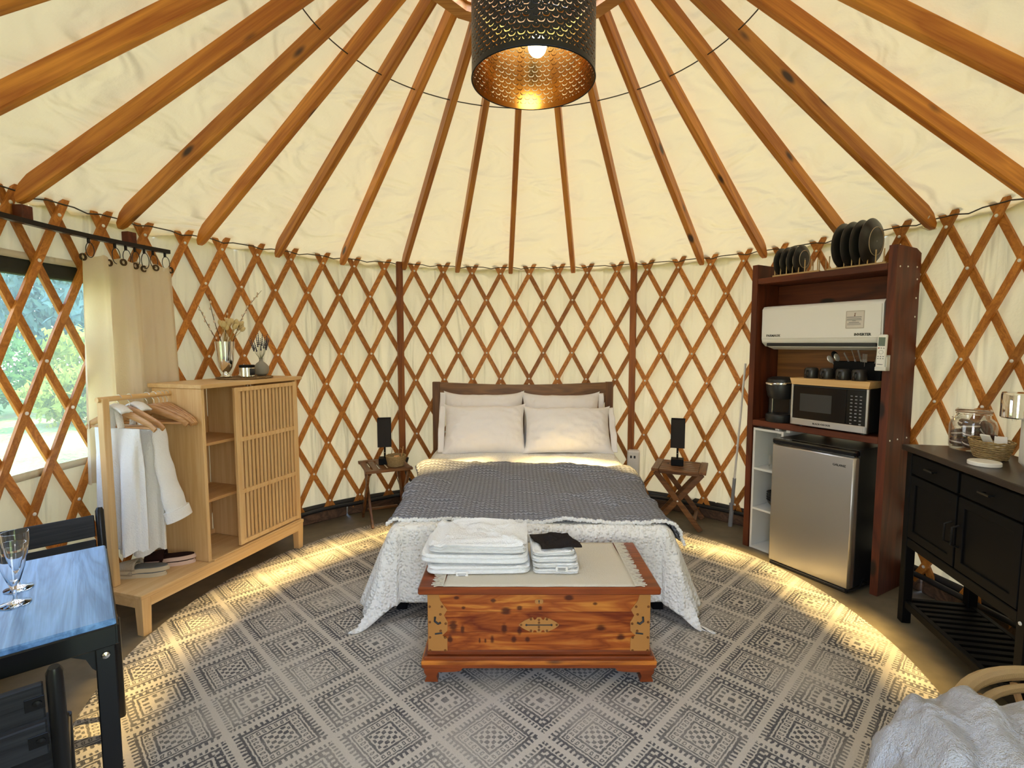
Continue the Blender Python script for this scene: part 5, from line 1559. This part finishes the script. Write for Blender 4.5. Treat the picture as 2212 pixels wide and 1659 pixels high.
for (x, y, z, rx, rz) in ((-.035, -.035, .040, .25, 0), (.04, -.03, .045, -.4, .6), (-.04, .035, .038, .1, 1), (.04, .04, .040, .3, 2), (-.032, -.030, .085, .15, .4), (.035, -.042, .080, 1.1, -.5), (-.03, .04, .082, -.2, .2),
        (.042, .035, .085, .5, 1.5), (-.035, -.025, .125, -.15, .1), (.03, -.035, .118, 1.2, .3), (.0, .035, .128, .3, .7)):
    c_ = thing('sandwich_cookie', 'chocolate sandwich cookie with white filling inside the glass jar', 'cookie', jp + Vector((x * .95, y * .95, z)), 0, 'cookies in the glass jar')
    c_.rotation_euler = (rx, 0, rz)
    mb = MB(); mb.lathe([(.001, .004), (.036, .004), (.037, .008), (.030, .017), (.014, .021), (.001, .022)], 20, cap=False); mb.lathe([(.001, -.022), (.014, -.021), (.030, -.017), (.037, -.008), (.036, -.004), (.001, -.004)], 20, cap=False); mb.build('cakes', CHOC, c_)
    mb = MB(); mb.lathe([(.033, -.0045), (.036, 0), (.033, .0045)], 20); mb.build('filling', CRM, c_)
# wicker basket with sachets
bp = sl(.285, .20, ZS)
bs = thing('wicker_basket', 'oval wicker basket of packets on the black sideboard', 'basket', bp, SA)
mb = MB()
for j in range(10):
    z = .006 + j * .0085; r = .062 + .022 * j / 9
    mb.tube([(1.18 * r * cos(2 * pi * i / 44), .86 * r * sin(2 * pi * i / 44), z + .002 * sin(i * pi / 2 + j * pi)) for i in range(44)], .0044, 5, closed=True)
mb.lathe([(.001, .003), (.06, .003), (.06, .008), (.001, .008)], 24, cap=False); mb.build('weave', WICK, bs)
for k, (x, y, z, rx, rz, m_, lb) in enumerate(((-.02, .0, .085, .5, .3, WHT, 'white paper sachet sticking up out of the wicker basket'), (.03, -.015, .075, -.3, 1.0, WHT, 'small white sachet lying in the wicker basket'), (.045, .02, .085, .8, .2, CHOC, 'brown packet at the right end of the wicker basket'))):
    mb = MB(); mb.M = Matrix.Translation(bp + Vector((x, y, z))) @ RZ(SA + rz) @ RX(rx); mb.box((0, 0, 0), (.045, .008, .06), .003); tag(mb.build('sachet', m_), lb, 'packet')
# soap-dispenser like drinks machine at the picture's edge
dp = sl(.545, .235, ZS)
ds = thing('drink_dispenser', 'tall white appliance with chrome head at the right end of the sideboard', 'appliance', dp, SA)
mb = MB(); mb.box((0, .0, .16), (.15, .13, .32), .03); mb.build('body', WHT, ds, smooth=50)
mb = MB(); mb.lathe([(.050, .215), (.056, .22), (.056, .315), (.053, .325), (.001, .325)], 28, (-.075, -.062, 0)); mb.build('chrome_head', CHROME, ds)
mb = MB(); mb.lathe([(.006, .200), (.009, .216)], 12, (-.085, -.065, 0)); mb.build('nozzle', GLS, ds)
mb = MB(); mb.box((.02, -.064, .13), (.05, .004, .18), .002); mb.build('panel', INKG, ds)
cl = thing('coaster', 'white round disc lying near the front of the sideboard top', 'disc', sl(.455, .075, ZS), SA)
mb = MB(); mb.lathe([(.055, 0), (.058, .003), (.058, .016), (.055, .019), (.001, .019)], 36); mb.build('disc', WHT, cl)

# ------------------------------------------------------------------ black table and chairs
TB = Vector((-1.087, 1.329, 0)); TA = atan2(-.652, -.758)
TM = Matrix.Translation(TB) @ RZ(TA)     # local x along the near edge away from the corner; local y points to the near side
def tl(x, y, z): return TM @ Vector((x, y, z))
tb = thing('dining_table', 'small black table with blue reflection painted on its wooden top and black steel legs at the left edge', 'table', TB, TA)
TW = .67
BLKW = wood('black_ash', (.006, .009, .015), (.024, .032, .048), axis=1, along=1.2, across=16, rough=.22, contrast=.9, spec=1.0)
bx('tabletop', (TW / 2, -TW / 2, .737), (TW, TW, .026), wood('ash_painted_blue_reflection', hexc('3a6290'), hexc('78a8dc'), axis=1, along=1.2, across=16, rough=.3, contrast=.9, tint=.02), tb, .004)  # black top; its blue sky reflection is put into the wood colour
for x in (.004, TW - .004): bx('steel_apron', (x, -TW / 2, .706), (.018, TW + .012, .056), BLKM, tb, .003)
for y in (-.002, -TW + .002): bx('steel_apron', (TW / 2, y, .706), (TW, .018, .056), BLKM, tb, .003)
for x, sx in ((.026, 1), (TW - .026, -1)):
    for y, sy in ((-.022, -1), (-TW + .022, 1)):
        bx('leg', (x, y, .345), (.044, .040, .69), BLKM, tb, .003)
        mb = MB(); poly = [(0, 0), (.075, 0), (.05, -.012), (.02, -.03), (.008, -.06), (0, -.07)]
        mb.prism([(x + sx * (.022 + px), .68 + pz) for px, pz in poly], -.004, .004, T(0, y, 0) @ RX(pi / 2)); mb.build('bracket', BLKM, tb)
        mb = MB(); mb.M = T(x - sx * .0, y - sy * .0205, .655) @ RX(pi / 2 if sy < 0 else -pi / 2)
        mb.M = T(x, y + (.0215 if sy < 0 else -.0215), .655) @ RX(-pi / 2 if sy < 0 else pi / 2)
        mb.lathe([(.010, 0), (.009, .004), (.0005, .006)], 12); mb.build('bolt', CHROME, tb)
BLKC = wood('chair_black_ash', (.008, .009, .012), (.030, .032, .036), axis=0, along=1.2, across=18, rough=.5, contrast=.9, spec=.25)
def chair(label, loc, rot):
    c = thing('chair', label, 'chair', loc, rot, 'black dining chairs')
    # local: x across, seat towards +y, back posts at y=0
    W2 = .185
    for sx in (-1, 1):
        mb = MB(); mb.tube([(sx * W2, -.015, .0), (sx * W2, .0, .40), (sx * W2, -.025, .60), (sx * W2, -.055, .755), (sx * W2, -.058, .768)], [.016, .016, .016, .016, .010], 12); mb.build('back_post', BLKM, c)
        mb = MB(); mb.tube([(sx * (W2 - .005), .36, .0), (sx * (W2 - .005), .35, .415)], .016, 12); mb.build('leg', BLKM, c)
        mb = MB(); mb.tube([(sx * W2, .0, .40), (sx * (W2 - .005), .35, .41)], .012, 8); mb.build('seat_rail', BLKM, c)
    for (z0, z1) in ((.645, .74), (.545, .635)):
        mb = MB(); zc = (z0 + z1) / 2; y = -.018 - (zc - .60) * .21
        mb.M = T(0, y - .006, zc) @ RX(.20); mb.box((0, 0, 0), (2 * W2 - .040, .014, z1 - z0), .003); s_ = mb.build('back_slat', BLKC, c)
        for sx in (-1, 1):
            mb = MB(); mb.M = T(sx * (W2 - .032), y - .0135, zc) @ RX(.20)
            mb.box((-sx * .004, -.001, 0), (.034, .002, .034), .0008); mb.M = mb.M @ T(0, -.002, 0) @ RX(pi / 2)
            mb.lathe([(.009, 0), (.008, .003), (.0005, .005)], 10); mb.build('bracket', BLKM, s_)
    mb = MB(); mb.box((0, .175, .428), (.37, .37, .020), .006); mb.build('seat', BLKC, c)
    return c
# near chair: its back post stands just in front of the table's near edge
chair('black chair in the foreground with its back to the camera, tucked under the blue-looking table', tl(.305, .150, 0), TA + pi)
chair('black chair on the window side of the blue-looking table, facing it', tl(.185, -TW - .435, 0), TA + .06)
_g = NT('wine_glass'); _b = _g.n('ShaderNodeBsdfGlass', {'Roughness': 0.0, 'IOR': 1.46}); _g.set(_g.out.inputs[0], _b.outputs[0]); GLW = _g.m
def goblet(label, loc):
    g = thing('stem_glass', label, 'glass', loc, 0, 'stemmed glasses on the blue table')
    mb = MB(); mb.lathe([(.034, 0), (.035, .002), (.020, .006), (.006, .012), (.0045, .020), (.0045, .040), (.007, .048), (.016, .072), (.027, .11), (.0325, .15), (.0325, .178), (.0312, .178), (.031, .15), (.0255, .11), (.0145, .074), (.004, .056), (.001, .055)], 36); mb.build('goblet', GLW, g)
    return g
goblet('stemmed beer glass nearer the camera on the blue-looking table', (-1.436, 1.404, .7505))
goblet('stemmed beer glass farther from the camera on the blue-looking table', (-1.515, 1.495, .7505))

# ------------------------------------------------------------------ rattan chair with fur throw
rcp = Vector((1.50, 1.02, 0))
rt = thing('rattan_chair', 'round rattan chair at the lower right corner, partly under a fur throw', 'chair', rcp)
RR = .40
def rim(a, r, z, tilt=.10): return Vector((r * cos(a), r * sin(a), z + tilt * sin(a)))
mb = MB(); mb.tube([rim(2 * pi * i / 60, RR, .50, .03) for i in range(60)], .020, 10, closed=True); mb.tube([rim(2 * pi * i / 60, RR - .035, .478, .03) for i in range(60)], .012, 8, closed=True)
mb.build('rim', RATTL, rt)
mb = MB(); mb.tube([(.20 * cos(2 * pi * i / 40), .20 * sin(2 * pi * i / 40), .20) for i in range(40)], .014, 8, closed=True); mb.build('seat_ring', RATT, rt)
mb = MB(); mb.tube([(.27 * cos(2 * pi * i / 40), .27 * sin(2 * pi * i / 40), .028) for i in range(40)], .015, 8, closed=True); mb.build('base_ring', RATT, rt)
for k in range(16):
    a = 2 * pi * k / 16 + .1
    mb = MB(); mb.tube([rim(a, RR - .02, .485, .03), rim(a, .31, .34, .02), (.20 * cos(a), .20 * sin(a), .20)], .009, 7); mb.build('spoke', RATT, rt)
    if k % 2 == 0:
        mb = MB(); mb.tube([(.20 * cos(a), .20 * sin(a), .20), (.27 * cos(a + .4), .27 * sin(a + .4), .028)], .011, 7); mb.build('leg', RATT, rt)
ft = thing('fur_throw', 'pale grey fluffy fur throw heaped over the rattan chair', 'throw', (1.235, 1.065, .0))
mb = MB()
def furf(u, v):
    a = 2 * pi * u; t = v
    # dome: from hem (v=0) to top (v=1)
    ph = t * pi / 2
    r = .345 * cos(ph) ** .62 * (1 + .10 * fbm(cos(a) * 1.6, sin(a) * 1.6, 2) + .05 * fbm(cos(a) * 4, sin(a) * 4, t * 3))
    z = .20 + .385 * sin(ph) ** .80
    fold = .034 * sin(6.5 * (cos(a + .6) * r * 9) + 2.6 * sin(a) + 2 * fbm(cos(a) * r * 5, sin(a) * r * 5, 2)) * (1 - t) ** .3 * (.4 + t)
    cr = .020 * fbm(cos(a) * 5 * (1 - t) + 2, sin(a) * 5 * (1 - t), 3)
    return Vector((r * cos(a) * .98, r * sin(a) * 1.05, z + (fold * .7 + cr) * (t > 0.02)))
mb.grid(furf, 110, 44, cu=True)
fo_ = mb.build('fur', FURC, ft, smooth=80)

# ------------------------------------------------------------------ pendant lamp
LC = Vector((.098, 2.432, 0))
pd = thing('pendant_lamp', 'black pierced drum lampshade with golden inside hanging at the top', 'lamp', LC)
def pierced(name, col, metal_, rough):
    s = NT(name)
    tc = s.n('ShaderNodeTexCoord'); sep = s.n('ShaderNodeSeparateXYZ'); s.set(sep.inputs[0], tc.outputs['UV'])
    U = s.math('MULTIPLY', sep.outputs[0], 44.0); V = s.math('MULTIPLY', sep.outputs[1], 17.0)
    row = s.math('FLOOR', V); odd = s.math('MODULO', row, 2.0)
    fu = s.math('SUBTRACT', s.math('FRACT', s.math('ADD', U, s.math('MULTIPLY', odd, .5))), .5)
    fv = s.math('SUBTRACT', s.math('FRACT', V), .80)
    fvs = s.math('MULTIPLY', fv, .56)
    d = s.math('SQRT', s.math('ADD', s.math('MULTIPLY', fu, fu), s.math('MULTIPLY', fvs, fvs)))
    arc = s.math('MULTIPLY', s.math('LESS_THAN', s.math('ABSOLUTE', s.math('SUBTRACT', d, .40)), s.math('MULTIPLY', s.math('MAXIMUM', s.math('MULTIPLY', fv, -1.0), 0.0), .105)), s.math('LESS_THAN', fv, -.10))
    dot = s.math('LESS_THAN', d, .045)
    hole = s.math('MAXIMUM', arc, dot)
    edge = s.math('MULTIPLY', s.math('GREATER_THAN', sep.outputs[1], .07), s.math('LESS_THAN', sep.outputs[1], .93))
    hole = s.math('MULTIPLY', hole, edge)
    b = s.n('ShaderNodeBsdfPrincipled'); b.inputs['Base Color'].default_value = tuple(col) + (1,); b.inputs['Metallic'].default_value = metal_; b.inputs['Roughness'].default_value = rough
    t = s.n('ShaderNodeBsdfTransparent'); mx = s.n('ShaderNodeMixShader'); s.set(mx.inputs[0], hole); s.set(mx.inputs[1], b.outputs[0]); s.set(mx.inputs[2], t.outputs[0]); s.set(s.out.inputs[0], mx.outputs[0])
    return s.m
LR, LZ0, LZ1 = .283, 2.708, 3.095
mb = MB(); mb.grid(lambda u, v: (LR * cos(2 * pi * u), LR * sin(2 * pi * u), LZ0 + (LZ1 - LZ0) * v), 96, 4, cu=True); mb.build('lampshade', pierced('pierced_black_steel', (.012, .012, .012), .2, .35), pd)
mb = MB(); mb.grid(lambda u, v: ((LR - .0025) * cos(2 * pi * u), (LR - .0025) * sin(2 * pi * u), LZ0 + (LZ1 - LZ0) * v), 96, 4, cu=True); mb.build('shade_lining', pierced('pierced_gold', hexc('b5873f'), 1.0, .18), pd)
mb = MB(); mb.tube([(LR * cos(2 * pi * i / 96), LR * sin(2 * pi * i / 96), LZ0) for i in range(96)], .0028, 6, closed=True); mb.build('shade_rim', BLK, pd); mb = MB(); mb.tube([(LR * cos(2 * pi * i / 96), LR * sin(2 * pi * i / 96), LZ1) for i in range(96)], .0028, 6, closed=True); mb.build('shade_rim', BLK, pd)
mb = MB()
for k in range(3):
    a = 2 * pi * k / 3 + .5; mb.tube([(.02 * cos(a), .02 * sin(a), LZ1 - .03), (LR * cos(a), LR * sin(a), LZ1 - .002)], .0025, 6)
mb.lathe([(.022, LZ1 - .11), (.022, LZ1 - .02), (.001, LZ1 - .018)], 16); mb.build('spider', BLKM, pd)
mb = MB(); mb.tube([(0, 0, LZ1 - .02), (0, 0, 3.435)], .0035, 7); mb.build('cord', BLKS, pd)
s_ = NT('lit_bulb'); e_ = s_.n('ShaderNodeEmission', {0: (1.0, .86, .62, 1), 1: 7.0}); s_.set(s_.out.inputs[0], e_.outputs[0])
mb = MB(); mb.ball((.018, .0, 2.862), .043, 20, 14, (1, 1, 1.1)); mb.build('bulb', s_.m, pd)
